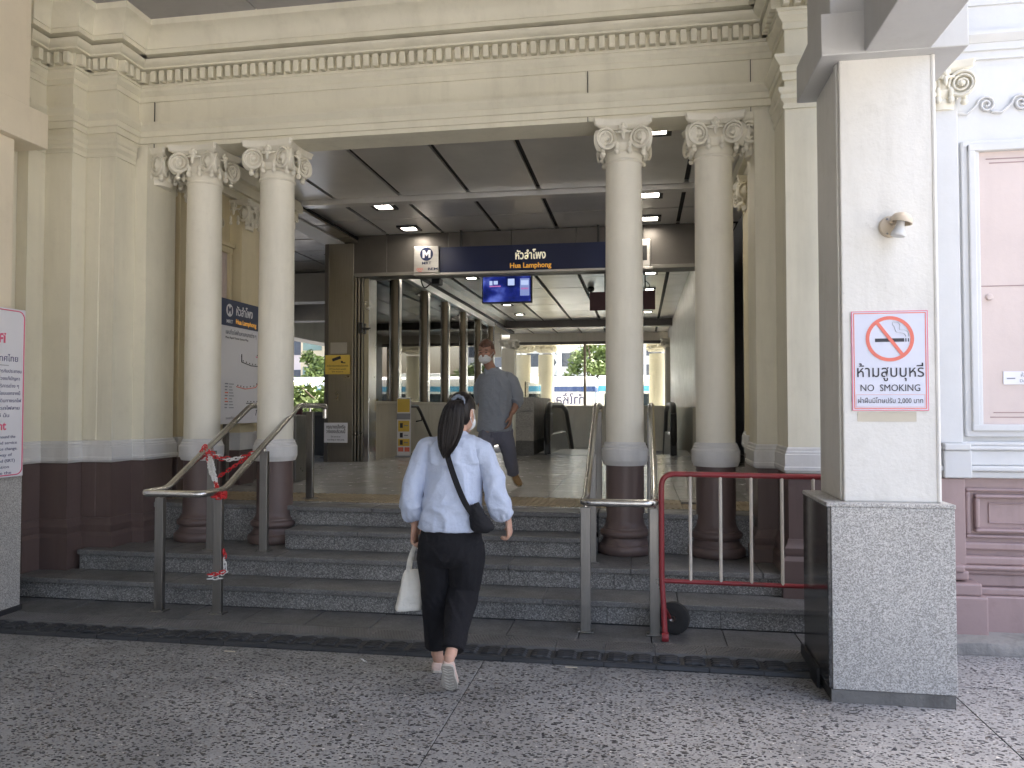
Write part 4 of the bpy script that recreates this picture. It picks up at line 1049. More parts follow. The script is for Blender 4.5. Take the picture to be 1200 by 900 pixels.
MB().box(-.103, .103, 0, .001, -.0085, .0085, T).build('prohibition_bar', 'sign_red', ns)
text('ห้ามสูบบุหรี่', 'lettering', .085, 'ink', ns, ((SX0 + SX1) / 2, SY - .004, 1.672), X, Z, width=.325, align='CENTER', bold=.0003)
text('NO  SMOKING', 'lettering', .05, 'ink', ns, ((SX0 + SX1) / 2, SY - .004, 1.598), X, Z, width=.29, align='CENTER', bold=.0)
frame(ns, 'text_box', SX0 + .018, SX1 - .018, 1.515, 1.58, SY - .004, .0012, 'sign_red')
text('ฝ่าฝืนมีโทษปรับ 2,000 บาท', 'lettering', .036, 'ink', ns, ((SX0 + SX1) / 2, SY - .004, 1.536), X, Z, width=.315, align='CENTER', bold=.0)
tp = boxo('tape_strip', 1.118, 1.405, 4.2592, 4.2612, 1.44, 1.49, 'tape'); tag(tp, 'strip of old beige tape under the no smoking sign', 'tape')

# ------------------------------------------------------------------ notice on the left pillar (faces +X)
Yd, Zd = Vector((0, 1, 0)), Vector((0, 0, 1))
nl = empty('notice_board', label='white notice with pink border on the left pillar', cat='notice')
NX = -4.385
boxo('board', NX - .012, NX, 4.05, 4.884, 1.02, 2.211, 'sign_white', nl, bevel=.004); boxo('batten', -4.5, NX - .012, 4.4, 4.84, 1.5, 1.6, 'post_steel', nl)
mb = MB()
rr = .05; ys, ye, zs, ze = 4.06, 4.872, 1.035, 2.196
out = []
for (cy_, cz_, a0) in ((ye - rr, ze - rr, 0), (ys + rr, ze - rr, 90), (ys + rr, zs + rr, 180), (ye - rr, zs + rr, 270)):
    for k in range(7): a = R(a0 + 15 * k); out.append((NX + .001, cy_ + rr * math.cos(a), cz_ + rr * math.sin(a)))
mb.tube(out, .004, 6, closed=True, squash=1.0); mb.build('border', 'sign_pink', nl)
def ntext(s, size, z, mat, y0=None, width=None, bold=0, align='LEFT', yc=4.47): text(s, 'lettering', size, mat, nl, (NX, y0 if y0 else yc, z), Yd, Zd, width=width, bold=bold, align=align)
ntext('ประกาศ', .11, 1.965, 'sign_pink', align='RIGHT', y0=4.715, bold=.003)
ntext('การรถไฟแห่งประเทศไทย', .062, 1.835, 'ink_blue', align='RIGHT', y0=4.825)
boxo('rule', NX, NX + .001, 4.3, 4.74, 1.805, 1.808, 'ink', nl)
for i, s in enumerate(('เพื่อเป็นการอำนวยความสะดวกในการสื่อสารกับประชาชน', 'และเพิ่มประสิทธิภาพ การให้บริการและช่วยแก้ปัญหา', 'การรถไฟฯ จึงขอประชาสัมพันธ์การให้บริการต่าง ๆ', 'ผ่านศูนย์บริการลูกค้าเพื่อติดต่อเรื่องร้องเรียนนอกจากนี้', 'ยังสามารถติดต่อสอบถามข้อมูลการเดินทางรถไฟ', 'เส้นทางต่าง ๆ ได้ หน่วยบริการรถไฟสาย', 'ข้อมูลเพิ่มเติม โทร หนึ่งหกเก้าศูนย์ นั้น')):
    ntext(s, .034, 1.755 - .052 * i, 'ink_blue', align='RIGHT', y0=4.855 - (0, .012, .02, .008, 0, .01, .10)[i], width=.72)
ntext('Announcement', .085, 1.355, 'sign_pink', align='RIGHT', y0=4.725, bold=.002)
for i, s in enumerate(('To facilitate communication services around the', 'country and staff ready to help and service', 'passengers, we now simplify service change.', 'The call centre of the State Railway of', 'Thailand, State Railway of Thailand (SRT)', 'will give travel and train information', 'as of this date the office made the')):
    ntext(s, .03, 1.295 - .042 * i, 'ink_blue', align='RIGHT', y0=4.81 - (0, -.015, -.02, .03, .0, .05, .03)[i], width=.66)

# ------------------------------------------------------------------ station sign on the beam
sg = empty('station_sign', label='long navy station name sign hanging from the beam', cat='sign')
boxo('board', -2.89, -.23, 10.86, 10.97, 3.475, 3.845, 'navy', sg, bevel=.004); boxo('tray', -3.28, .18, 10.84, 10.975, 3.435, 3.472, 'silver_box', sg, bevel=.006)
lb = boxo('logo_box', -3.275, -2.895, 10.83, 10.975, 3.473, 3.86, 'silver_box', sg, bevel=.01)
mb = MB(); mb.lathe([(0, 0), (.098, 0), (.098, .004), (0, .004)], n=36, T=Matrix.Translation((-3.08, 10.829, 3.745)) @ Matrix.Rotation(R(90), 4, 'X')); mb.build('roundel', 'navy', sg)
def m_logo(par, cx, cz, s, y, mat, xd=X):
    pts = [(-.8, -.75), (-.8, .75), (-.35, .75), (0, .15), (.35, .75), (.8, .75), (.8, -.75), (.38, -.75), (.38, .1), (0, -.45), (-.38, .1), (-.38, -.75)]
    if xd is X: MB().prism([(cx + p * s, cz + q * s) for p, q in pts], y - .001, y, 'xz').build('letter_mark', mat, par)
    else: MB().prism([(cx + p * s, cz + q * s) for p, q in pts], y, y + .001, 'yz').build('letter_mark', mat, par)
m_logo(sg, -3.08, 3.745, .075, 10.824, 'sign_white')
text('MRT', 'lettering', .055, 'navy', sg, (-3.08, 10.829, 3.595), X, Z, width=.14, align='CENTER', bold=.001)
for k in range(3): ring_mb = MB(); ring(ring_mb, -3.215 + k * .032, 3.525, .011, .017, 10.828, 18); ring_mb.build('ring_mark', 'sign_red', sg)
boxo('ring_mark', -3.21, -3.155, 10.827, 10.829, 3.488, 3.496, 'sign_red', sg)
text('BEM', 'lettering', .05, 'navy', sg, (-2.985, 10.829, 3.51), X, Z, width=.15, align='CENTER', bold=.001)
text('หัวลำโพง', 'lettering', .165, 'cream_text', sg, (-1.55, 10.858, 3.635), X, Z, width=.44, align='CENTER', bold=.004)
text('Hua Lamphong', 'lettering', .10, 'orange_text', sg, (-1.55, 10.858, 3.51), X, Z, width=.60, align='CENTER', bold=.003)
lf = empty('lift_sign_box', label='small silver pictogram box at the right end of the station sign', cat='sign')
boxo('box', -.22, .15, 10.85, 10.97, 3.474, 3.86, 'silver_box', lf, bevel=.012); boxo('symbol', -.05, .10, 10.846, 10.851, 3.56, 3.77, 'black_plastic', lf, bevel=.01)
for x in (-2.6, -.6): 
    boxo('hanger', x, x + .03, 10.9, 10.93, 3.845, 4.098, 'black_plastic', sg)
tv = empty('screen_display', label='hanging television screen showing a blue notice below the sign', cat='screen')
boxo('casing', -2.60, -1.76, 12.5, 12.58, 3.23, 3.70, 'black_plastic', tv, bevel=.01)
boxo('screen', -2.58, -1.78, 12.494, 12.4995, 3.25, 3.685, 'screen', tv)
boxo('screen_block', -2.47, -2.42, 12.4915, 12.4935, 3.53, 3.60, 'screen_text', tv); boxo('screen_block', -2.40, -2.33, 12.4915, 12.4935, 3.54, 3.60, 'screen_text', tv); boxo('screen_block', -2.47, -2.28, 12.4915, 12.4935, 3.50, 3.52, 'screen_pink', tv)
boxo('screen_block', -1.955, -1.80, 12.4915, 12.4935, 3.345, 3.63, 'screen_panel', tv); boxo('screen_block', -1.94, -1.815, 12.4895, 12.4913, 3.52, 3.60, 'screen_text', tv); boxo('screen_block', -1.94, -1.815, 12.4895, 12.4913, 3.45, 3.475, 'screen_pink', tv)
boxo('screen_block', -2.16, -2.05, 12.4915, 12.4935, 3.52, 3.63, 'screen_text', tv)
for x in (-2.35, -2.0): boxo('hanger', x, x + .03, 12.52, 12.55, 3.70, 4.098, 'black_plastic', tv)
for x0, x1, l in ((-.84, -.35, 'dark red hanging sign left of the right-hand column'), (-.1, .25, 'dark red hanging sign right of the right-hand column')):
    hs = empty('hanging_sign', label=l, cat='sign', group='dark red hanging signs'); boxo('panel', x0, x1, 13.0, 13.06, 3.14, 3.45, 'maroon', hs, bevel=.005)
    xm = (x0 + x1) / 2; boxo('hanger', xm, xm + .02, 13.02, 13.04, 3.45, 4.098, 'black_plastic', hs)
    MB().tube(bend([(xm + .02, 13.03, 3.62), (xm + .09, 13.03, 3.56), (xm + .06, 13.03, 3.45)], .04), .007, 6).build('cable', 'black_plastic', hs)
cc = empty('security_camera', label='small black security camera under the hall ceiling left of the screen', cat='camera')
boxo('body', -3.42, -3.28, 12.3, 12.55, 3.55, 3.66, 'black_plastic', cc, bevel=.02); MB().tube(bend([(-3.42, 12.4, 3.60), (-3.56, 12.4, 3.48), (-3.62, 12.4, 3.6), (-3.60, 12.4, 4.09)], .06), .012, 6).build('cable', 'black_plastic', cc)
MB().tube([(-3.35, 12.42, 3.66), (-3.35, 12.42, 4.09)], .015, 8).build('stem', 'post_steel', cc)
dm = MB().ball((-1.05, 16.6, 4.05), (.08, .08, .07), 12).build('dome_camera', 'black_plastic', smooth=60); tag(dm, 'small dark dome camera on the far hall ceiling', 'camera')

# ------------------------------------------------------------------ map board by the left wall (faces +X)
mp = empty('map_board', label='transit map board with navy header between the left columns', cat='board')
MX = -4.10
boxo('panel', MX - .04, MX, 7.0, 8.05, 1.34, 2.60, 'sign_white', mp, bevel=.004); boxo('header', MX, MX + .003, 7.0, 8.05, 2.33, 2.60, 'map_navy', mp)
for y in (7.2, 7.9): boxo('leg', MX - .06, MX - .02, y - .03, y + .03, .68, 1.36, 'post_steel', mp)
ring_pts = [(MX + .004, 7.17 + .065 * math.cos(a), 2.49 + .065 * math.sin(a)) for a in [2 * math.pi * k / 24 for k in range(24)]]
MB().add(ring_pts, [tuple(range(24))]).build('roundel', 'sign_white', mp); m_logo(mp, 7.17, 2.49, .048, MX + .005, 'map_navy', Yd)
def mtext(s, size, y, z, mat, width=None, bold=0): text(s, 'lettering', size, mat, mp, (MX + .003, y, z), Yd, Zd, width=width, bold=bold)
mtext('MRT', .05, 7.11, 2.36, 'sign_white', .12, .001); mtext('หัวลำโพง', .12, 7.29, 2.455, 'sign_white', .34, .003); mtext('Hua Lamphong', .07, 7.29, 2.365, 'orange_text', .42, .001)
text('แผนที่รถไฟฟ้ามหานครสายต่าง ๆ', 'lettering', .06, 'ink_grey', mp, (MX, 7.1, 2.25), Yd, Zd, width=.62, bold=.001); text('Mass Rapid Transit System Map', 'lettering', .03, 'ink', mp, (MX, 7.1, 2.205), Yd, Zd, width=.45)
def route(pts, mat, w=.005):
    for a, b in zip(pts, pts[1:]): MB().tube([(MX + .001, a[0], a[1]), (MX + .001, b[0], b[1])], w, 6).build('route_line', mat, mp)
    for a, b in zip(pts, pts[1:]):
        n = max(1, int(math.hypot(b[0] - a[0], b[1] - a[1]) / .06))
        for k in range(n):
            t = (k + .5) / n; y, z = a[0] + (b[0] - a[0]) * t, a[1] + (b[1] - a[1]) * t
            MB().box(MX, MX + .002, y - .008, y + .008, z + .012, z + .024).build('station_mark', 'ink', mp)
route([(7.42, 2.06), (7.42, 1.98), (7.62, 1.95), (7.98, 1.95)], 'ink'); route([(7.32, 1.72), (7.5, 1.70), (7.72, 1.72), (7.86, 1.85), (7.86, 2.05)], 'sign_red'); route([(7.52, 1.55), (7.72, 1.55), (7.98, 1.56)], 'ink'); route([(7.86, 1.85), (7.84, 1.62), (7.72, 1.42)], 'ink_grey'); route([(7.72, 2.05), (7.98, 2.05)], 'sign_pink')
for k in range(9): MB().box(MX, MX + .002, 7.10, 7.14 + .01 * (k % 3), 1.50 + k * .03, 1.512 + k * .03).build('legend_mark', 'sign_red' if k in (2, 3, 5) else 'ink_grey', mp); MB().box(MX, MX + .002, 7.18, 7.27 - .012 * (k % 4), 1.50 + k * .03, 1.508 + k * .03).build('legend_mark', 'ink_grey', mp)
text('ขอบคุณที่ใช้บริการ', 'lettering', .03, 'ink_grey', mp, (MX, 7.12, 1.39), Yd, Zd, width=.2)

# ------------------------------------------------------------------ notices on the steel post
yn = empty('camera_notice', label='yellow security camera notice on the steel post', cat='notice')
boxo('plate', -4.70, -4.31, 10.975, 10.984, 2.00, 2.29, 'sign_yellow', yn)
MB().box(-.07, .07, -.001, .0, -.022, .022, Matrix.Translation((-4.52, 10.974, 2.235)) @ Matrix.Rotation(R(-18), 4, 'Y')).build('camera_icon', 'ink', yn); boxo('camera_icon', -4.45, -4.42, 10.973, 10.975, 2.17, 2.20, 'ink', yn); boxo('camera_icon', -4.42, -4.38, 10.973, 10.975, 2.165, 2.18, 'ink', yn)
text('พื้นที่นี้มีการบันทึกภาพด้วยกล้องวงจรปิด', 'lettering', .035, 'ink', yn, (-4.505, 10.975, 2.115), X, Z, width=.34, align='CENTER'); text('CCTV recording in operation', 'lettering', .03, 'ink', yn, (-4.505, 10.975, 2.07), X, Z, width=.27, align='CENTER'); text('24 hours', 'lettering', .03, 'ink', yn, (-4.505, 10.975, 2.03), X, Z, width=.18, align='CENTER')
gn = boxo('grey_notice', -4.62, -4.36, 10.978, 10.988, 2.31, 2.48, 'silver_box'); tag(gn, 'small grey metal notice above the yellow notice', 'notice')
wn_ = empty('white_notice', label='white Thai notice low on the steel post', cat='notice')
boxo('plate', -4.71, -4.34, 10.975, 10.984, .97, 1.27, 'sign_white', wn_)
text('กรุณางดนั่งหรือ', 'lettering', .07, 'ink', wn_, (-4.525, 10.975, 1.185), X, Z, width=.3, align='CENTER', bold=.001); text('วางของบริเวณนี้', 'lettering', .07, 'ink', wn_, (-4.525, 10.975, 1.115), X, Z, width=.3, align='CENTER', bold=.001); text('Do not sit or', 'lettering', .035, 'ink', wn_, (-4.525, 10.975, 1.05), X, Z, width=.15, align='CENTER'); text('standing in this area', 'lettering', .035, 'ink', wn_, (-4.525, 10.975, 1.005), X, Z, width=.27, align='CENTER')
dn = empty('door_notice', label='small white do not smoke strip on the pink panel', cat='notice')
boxo('plate', 2.32, 2.72, 5.431, 5.4375, 1.66, 1.745, 'sign_white', dn)
text('ห้ามสูบบุหรี่', 'lettering', .035, 'ink_grey', dn, (2.42, 5.431, 1.708), X, Z); text('Do not smoke', 'lettering', .028, 'ink_grey', dn, (2.415, 5.431, 1.674), X, Z); boxo('cigarette_icon', 2.34, 2.39, 5.430, 5.4312, 1.695, 1.703, 'ink_grey', dn)
# yellow and white promotion stand
ps = empty('promotion_stand', label='yellow and white curved promotion stand by the low wall', cat='stand')
boxo('panel', -3.99, -3.75, 12.25, 12.30, .69, 1.66, 'sign_white', ps, bevel=.03)
for z0, z1, x0, x1, m_ in ((1.42, 1.64, -3.975, -3.765, 'sign_yellow'), (1.30, 1.40, -3.985, -3.755, 'ink_grey'), (1.10, 1.28, -3.96, -3.77, 'sign_yellow'), (.86, .98, -3.96, -3.765, 'sign_yellow'), (.77, .84, -3.96, -3.87, 'sign_red'), (.77, .84, -3.85, -3.765, 'sign_red')): boxo('print_block', x0, x1, 12.245, 12.251, z0, z1, m_, ps)
for z in (1.2, 1.04, .92): boxo('print_mark', -3.93, -3.88, 12.242, 12.2455, z - .04, z + .04, 'ink', ps); boxo('print_mark', -3.86, -3.79, 12.242, 12.2455, z - .01, z + .005, 'ink_grey', ps)
boxo('foot', -4.0, -3.74, 12.2, 12.36, .681, .70, 'ink_grey', ps)

# ------------------------------------------------------------------ wall spotlight on the pillar
wlp = empty('wall_spotlight', label='small beige wall spotlight on the white pillar', cat='lamp')
TL = Matrix.Translation((1.289, 4.262, 2.455))
MB().lathe([(0, 0), (.052, 0), (.056, .004), (.056, .016), (.05, .022), (0, .022)], n=32, T=TL @ Matrix.Rotation(R(90), 4, 'X')).build('mount', 'lamp_beige', wlp, smooth=40)
MB().tube([(1.295, 4.245, 2.47), (1.31, 4.20, 2.478), (1.315, 4.18, 2.47)], .014, 10).build('arm', 'lamp_beige', wlp, smooth=60)
TH = Matrix.Translation((1.315, 4.175, 2.455)) @ Matrix.Rotation(R(12), 4, 'Y')
MB().lathe([(0, .055), (.02, .053), (.04, .043), (.052, .025), (.055, .008), (.055, .0), (.049, .0), (.046, .02), (.0, .03)], n=32, T=TH).build('hood', 'lamp_beige', wlp, smooth=40)
MB().lathe([(.018, .02), (.02, -.005), (.024, -.03), (.034, -.05), (.037, -.06), (.033, -.068), (.0, -.07)], n=24, T=TH).build('bulb', 'plaster_white', wlp, smooth=50)
for dz in (-.038, .038): MB().lathe([(0, 0), (.005, 0), (.005, .004), (0, .004)], n=8, T=Matrix.Translation((1.27, 4.24, 2.455 + dz)) @ Matrix.Rotation(R(90), 4, 'X')).build('screw', 'post_steel', wlp)

# ------------------------------------------------------------------ litter
def crumple(x, y, s, label, mat='paper'):
    mb = MB(); vs = [(x + random.uniform(-s, s), y + random.uniform(-s, s) * .6, .004 + random.uniform(0, s)) for _ in range(7)]
    mb.add(vs, [(0, 1, 2), (1, 2, 3), (2, 3, 4), (3, 4, 5), (4, 5, 6), (0, 3, 5), (1, 4, 6)]); o = mb.build('paper_scrap', mat); tag(o, label, 'litter')
crumple(-1.62, 4.37, .028, 'crumpled white paper scrap on the paving left of the woman')
for x, y, l in ((-4.18, 4.30, 'leftmost cream litter bit near the notice pillar'), (-2.55, 4.44, 'thin pale stick against the rubber ridge at left'), (-.44, 4.50, 'thin pale stick against the rubber ridge at right')):
    o = boxo('litter_stick', x, x + .07, y, y + .008, .0005, .006, 'tape'); o.rotation_euler = (0, 0, 0); tag(o, l, 'litter')
gd = boxo('metal_plate', .34, .48, 6.75, 6.95, .681, .70, 'post_steel', bevel=.004); tag(gd, 'small metal floor plate behind the right column', 'plate')
# ------------------------------------------------------------------ people
def fabric(name, c, stripe=None, rough=.8, bump=.25, bs=500, sheen=.15):
    t = NT(name); col = t.ramp(t.noise(5, 5, .6), [(.3, sc(c, .9)), (.7, sc(c, 1.06))])
    if stripe:
        w = t.node('ShaderNodeTexWave', wave_type='BANDS', bands_direction='X'); w.inputs['Scale'].default_value = 55; w.inputs['Distortion'].default_value = 1.2
        t.link(t.P(), w.inputs['Vector']); col = t.mix(t.math('MULTIPLY', w.outputs['Fac'], .55), col, stripe)
    t.color(col); t.rough(rough); t.set(Sheen_Weight=sheen)
    t.bump(t.math('ADD', t.noise(bs, 2), t.math('MULTIPLY', t.noise(20, 5, .65), 4.0)), bump * 1.6, .010); M[name] = t.m
fabric('shirt_blue', (.46, .54, .72), (.66, .71, .80)); fabric('trouser_black', (.0045, .0045, .0075), rough=.9, sheen=0); fabric('shirt_grey', (.235, .26, .30), (.28, .30, .34), sheen=.05); fabric('trouser_slate', (.15, .155, .20), sheen=0); fabric('bag_black', (.005, .005, .008), rough=.75, sheen=0); fabric('canvas', (.80, .78, .71)); fabric('mask_white', (.75, .77, .77)); fabric('shoe_pink', (.66, .50, .43)); fabric('shoe_brown', (.28, .16, .055), rough=.6); fabric('sock', (.7, .6, .54)); fabric('scrunchie', (.13, .16, .21), (.34, .36, .40), sheen=0)
def skin_mat(name, c):
    t = NT(name); col = t.ramp(t.noise(18, 5), [(.3, sc(c, .86)), (.7, sc(c, 1.05))]); t.color(col); t.rough(.48); t.set(Subsurface_Weight=.12, Subsurface_Scale=.01)
    t.b.inputs['Subsurface Radius'].default_value = (1, .35, .2); t.bump(t.noise(180, 3), .1, .002); M[name] = t.m
skin_mat('skin', (.56, .34, .25)); skin_mat('skin_tan', (.36, .20, .14))
def hair_mat(name, c):
    t = NT(name); f = t.noise(60, 4, .6, (1, 1, .10)); t.color(t.ramp(f, [(.3, sc(c, .5)), (.7, sc(c, 1.7))])); t.rough(.45); t.set(Specular_IOR_Level=.3); t.bump(f, .6, .004); M[name] = t.m
hair_mat('hair_dark', (.011, .008, .007)); hair_mat('hair_brown', (.09, .045, .03))
plain('sole', (.44, .41, .36), .7, var=.15); plain('sole_pattern', (.50, .47, .42), .8); plain('phone', (.015, .015, .017), .15)

def spl(pts, n=5):
    """Catmull-Rom through (x, y, z, r) points"""
    P_ = [pts[0]] + list(pts) + [pts[-1]]; out = []
    for i in range(1, len(P_) - 2):
        a, b, c, d = P_[i - 1], P_[i], P_[i + 1], P_[i + 2]
        for k in range(n):
            t = k / n; out.append(tuple(.5 * (2 * b[j] + (-a[j] + c[j]) * t + (2 * a[j] - 5 * b[j] + 4 * c[j] - d[j]) * t * t + (-a[j] + 3 * b[j] - 3 * c[j] + d[j]) * t ** 3) for j in range(4)))
    out.append(tuple(pts[-1])); return out
def limb(mb, pts, n=16, sub=5):
    q = spl(pts, sub); mb.tube([p[:3] for p in q], [max(.002, p[3]) for p in q], n)
def tors(mb, rows, n=28, sub=4):
    """rows (z, cx, cy, rx, ry) -> smooth trunk"""
    P_ = [rows[0]] + list(rows) + [rows[-1]]; out = []
    for i in range(1, len(P_) - 2):
        a, b, c, d = P_[i - 1], P_[i], P_[i + 1], P_[i + 2]
        for k in range(sub):
            t = k / sub; out.append([.5 * (2 * b[j] + (-a[j] + c[j]) * t + (2 * a[j] - 5 * b[j] + 4 * c[j] - d[j]) * t * t + (-a[j] + 3 * b[j] - 3 * c[j] + d[j]) * t ** 3) for j in range(5)])
    out.append(list(rows[-1]))
    mb.loft([((r[1], r[2], r[0]), (max(.004, r[3]), 0, 0), (0, max(.004, r[4]), 0)) for r in out], n)
def hand(mb, wrist, d, n_, s_, curl=.5, k=1.0, thumb=.5):
    """palm + four unequal bent fingers + thumb; d = towards fingers, n_ = palm side, s_ = thumb side"""
    w = Vector(wrist); d = Vector(d).normalized(); s_ = Vector(s_); s_ = (s_ - d * s_.dot(d)).normalized(); nn = d.cross(s_)
    if nn.dot(Vector(n_)) < 0: nn = -nn
    mb.loft([(w - d * .03 * k, s_ * .024 * k, nn * .018 * k), (w, s_ * .026 * k, nn * .018 * k), (w + d * .03 * k, s_ * .036 * k, nn * .016 * k), (w + d * .07 * k, s_ * .040 * k, nn * .014 * k), (w + d * .086 * k, s_ * .037 * k, nn * .011 * k)], 16)
    for i, (o, L) in enumerate(((.030, .068), (.0105, .076), (-.0095, .070), (-.028, .054))):
        p = w + d * (.08 if i < 3 else .074) * k + s_ * o * k; a = 0; pts = [(*(p - d * .018 * k), .0098 * k), (*p, .0098 * k)]
        c_ = curl * (1 + .12 * i)
        for q, (f, r) in enumerate(((.45, .009), (.30, .0082), (.25, .0066))):
            a += c_ * (.7, 1.0, .8)[q]; p = p + (d * math.cos(a) + nn * math.sin(a)) * L * f * k; pts.append((*p, r * k))
        limb(mb, pts, 10, 4)
    b = w + d * .022 * k + s_ * .026 * k; dd = (d * .72 + s_ * .62 + nn * thumb).normalized(); d2 = (d * .9 + s_ * .15 + nn * (thumb + .2)).normalized()
    limb(mb, [(*(b - s_ * .012 * k), .013 * k), (*(b + dd * .028 * k), .012 * k), (*(b + dd * .05 * k + d2 * .006 * k), .0105 * k), (*(b + dd * .05 * k + d2 * .032 * k), .008 * k)], 10, 4)
def solid(name, mb, mat, parent, voxel, smooth=4, disp=None, T=None):
    me = bpy.data.meshes.new(name); me.from_pydata(mb.v, [], mb.f)
    bm = bmesh.new(); bm.from_mesh(me); bmesh.ops.recalc_face_normals(bm, faces=bm.faces); bm.to_mesh(me); bm.free()
    o = bpy.data.objects.new(name, me); COL.objects.link(o)
    r = o.modifiers.new('r', 'REMESH'); r.mode = 'VOXEL'; r.voxel_size = voxel
    s = o.modifiers.new('s', 'SMOOTH'); s.factor = .5; s.iterations = smooth
    bpy.context.view_layer.update()
    m2 = bpy.data.meshes.new_from_object(o.evaluated_get(bpy.context.evaluated_depsgraph_get()))
    o.modifiers.clear(); o.data = m2; bpy.data.meshes.remove(me); m2.name = name
    if disp:
        nrm = [v.normal.copy() for v in m2.vertices]
        for v, nv in zip(m2.vertices, nrm): v.co = v.co + nv * disp(v.co, nv)
    m2.materials.clear(); m2.materials.append(M[mat]); m2.shade_smooth(); o.parent = parent; return o
def fold(p, f, st): return noise.noise(Vector((p.x * f * st[0], p.y * f * st[1], p.z * f * st[2])))
def ridge(v): return 1 - abs(v) * 2.2

# ---------------- the woman, walking away from the camera up to the steps
wo = empty('person', (-1.065, 4.22, 0), 0, 'woman from behind in light blue blouse and black trousers holding a white bag', 'person')
def ellips(mb, c, r, n=24, rot=None):
    T = Matrix.Translation(c) @ (rot if rot else Matrix.Identity(4)); mb.ball((0, 0, 0), r, n, T)
body = MB()
tors(body, [(.80, .01, 0, .13, .09), (1.0, .015, 0, .125, .085), (1.2, .025, 0, .13, .085), (1.29, .028, 0, .14, .07), (1.335, .03, .005, .10, .055), (1.36, .035, .008, .06, .05)])
limb(body, [(.035, .0, 1.32, .052), (.045, .015, 1.39, .048), (.05, .03, 1.45, .05)])
HR = Matrix.Rotation(R(-22), 4, 'Z') @ Matrix.Rotation(R(-10), 4, 'X')
HC = Vector((.058, .045, 1.492))
def hd_(p): return HC + (HR.to_3x3() @ Vector(p))
ellips(body, HC, (.070, .088, .10), 28, HR); ellips(body, hd_((0, .035, -.045)), (.058, .06, .07), 24, HR)
ellips(body, hd_((0, .10, -.02)), (.011, .016, .018), 12, HR); ellips(body, hd_((0, .078, -.095)), (.024, .02, .02), 12, HR)
for sx in (-1, 1):
    ellips(body, hd_((sx * .074, -.004, -.014)), (.009, .019, .031), 14, HR @ Matrix.Rotation(sx * .35, 4, 'Z')); ellips(body, hd_((sx * .071, .004, -.036)), (.008, .010, .012), 10, HR)
# arms: elbow to hand inside the sleeves
limb(body, [(-.135, 0, 1.28, .045), (-.19, -.01, 1.16, .040), (-.218, -.02, 1.04, .037), (-.222, .01, .95, .036), (-.214, .035, .88, .028), (-.214, .05, .845, .023)])
hand(body, (-.216, .052, .825), (-.05, .15, -1), (1, 0, .1), (.2, 1, 0), curl=.85, k=1.02, thumb=.7)
limb(body, [(.19, 0, 1.28, .045), (.25, -.01, 1.15, .040), (.298, -.015, 1.02, .037), (.318, .02, .95, .034), (.322, .05, .905, .025), (.325, .058, .89, .024)])
hand(body, (.327, .062, .875), (.08, .25, -1), (-1, 0, .1), (.1, 1, .2), curl=.75, k=1.0, thumb=.5)
# legs
limb(body, [(-.075, 0, .84, .09), (-.085, .02, .66, .085), (-.09, .055, .46, .055), (-.09, .055, .30, .052), (-.09, .075, .16, .036), (-.09, .088, .10, .034)])
limb(body, [(.095, 0, .84, .09), (.09, .02, .66, .085), (.078, .05, .50, .055), (.073, -.07, .37, .052), (.072, -.19, .255, .034), (.07, -.235, .205, .032)])
limb(body, [(-.09, .085, .12, .034), (-.088, .105, .065, .030), (-.095, .16, .042, .026), (-.105, .24, .03, .020)])
limb(body, [(.07, -.22, .22, .032), (.068, -.262, .187, .028), (.062, -.210, .107, .024), (.058, -.180, .05, .018)])
solid('body', body, 'skin', wo, .0045, 3)
# blouse
sh = MB()
tors(sh, [(.834, .012, -.002, .180, .130), (.86, .012, -.002, .176, .128), (.92, .014, -.002, .166, .122), (1.0, .02, -.002, .160, .116), (1.1, .026, 0, .160, .112), (1.2, .03, 0, .160, .106), (1.26, .03, 0, .166, .096), (1.302, .03, .002, .160, .086), (1.330, .031, .003, .126, .074), (1.347, .033, .004, .082, .064), (1.362, .035, .006, .062, .057), (1.370, .036, .006, .054, .052)])
limb(sh, [(-.06, .0, 1.285, .050), (-.115, 0, 1.276, .056), (-.150, -.002, 1.238, .058), (-.176, -.006, 1.16, .055), (-.194, -.012, 1.08, .055), (-.208, -.014, 1.01, .059), (-.216, 0, .955, .060), (-.215, .018, .920, .052), (-.214, .030, .897, .037), (-.214, .033, .886, .034)])
limb(sh, [(.12, .0, 1.285, .050), (.175, 0, 1.276, .056), (.211, -.002, 1.238, .058), (.240, -.006, 1.16, .055), (.264, -.012, 1.08, .055), (.286, -.012, 1.01, .058), (.301, .004, .962, .058), (.310, .026, .928, .050), (.316, .040, .904, .035), (.318, .043, .896, .033)])
def shirt_disp(p, n):
    d = 0
    if abs(p.x - .025) > .19 or p.z > 1.2:
        a = fold(p, 9, (1.4, 1.4, .55)); d += .011 * ridge(a)
        d += .003 * fold(p, 24, (1, 1, .6))
    w = max(0, 1 - abs(p.z - .94) / .13)
    dg = Vector((p.x * .8 + p.z * .8, p.y, p.z * 1.6 - p.x * .7))
    d += .011 * w * ridge(noise.noise(dg * 11)) + .009 * ridge(noise.noise(Vector((p.x * 11, p.y * 5 + 3, p.z * 4.5)))) + .0015 * fold(p, 40, (1, 1, 1))
    for cx_ in (-.214, .32):
        if abs(p.x - cx_) < .09 and p.z < .95: d += .0035 * math.sin(math.atan2(p.y - .03, p.x - cx_) * 14) * min(1, (.95 - p.z) / .04)
    return d
solid('blouse', sh, 'shirt_blue', wo, .0055, 4, shirt_disp)
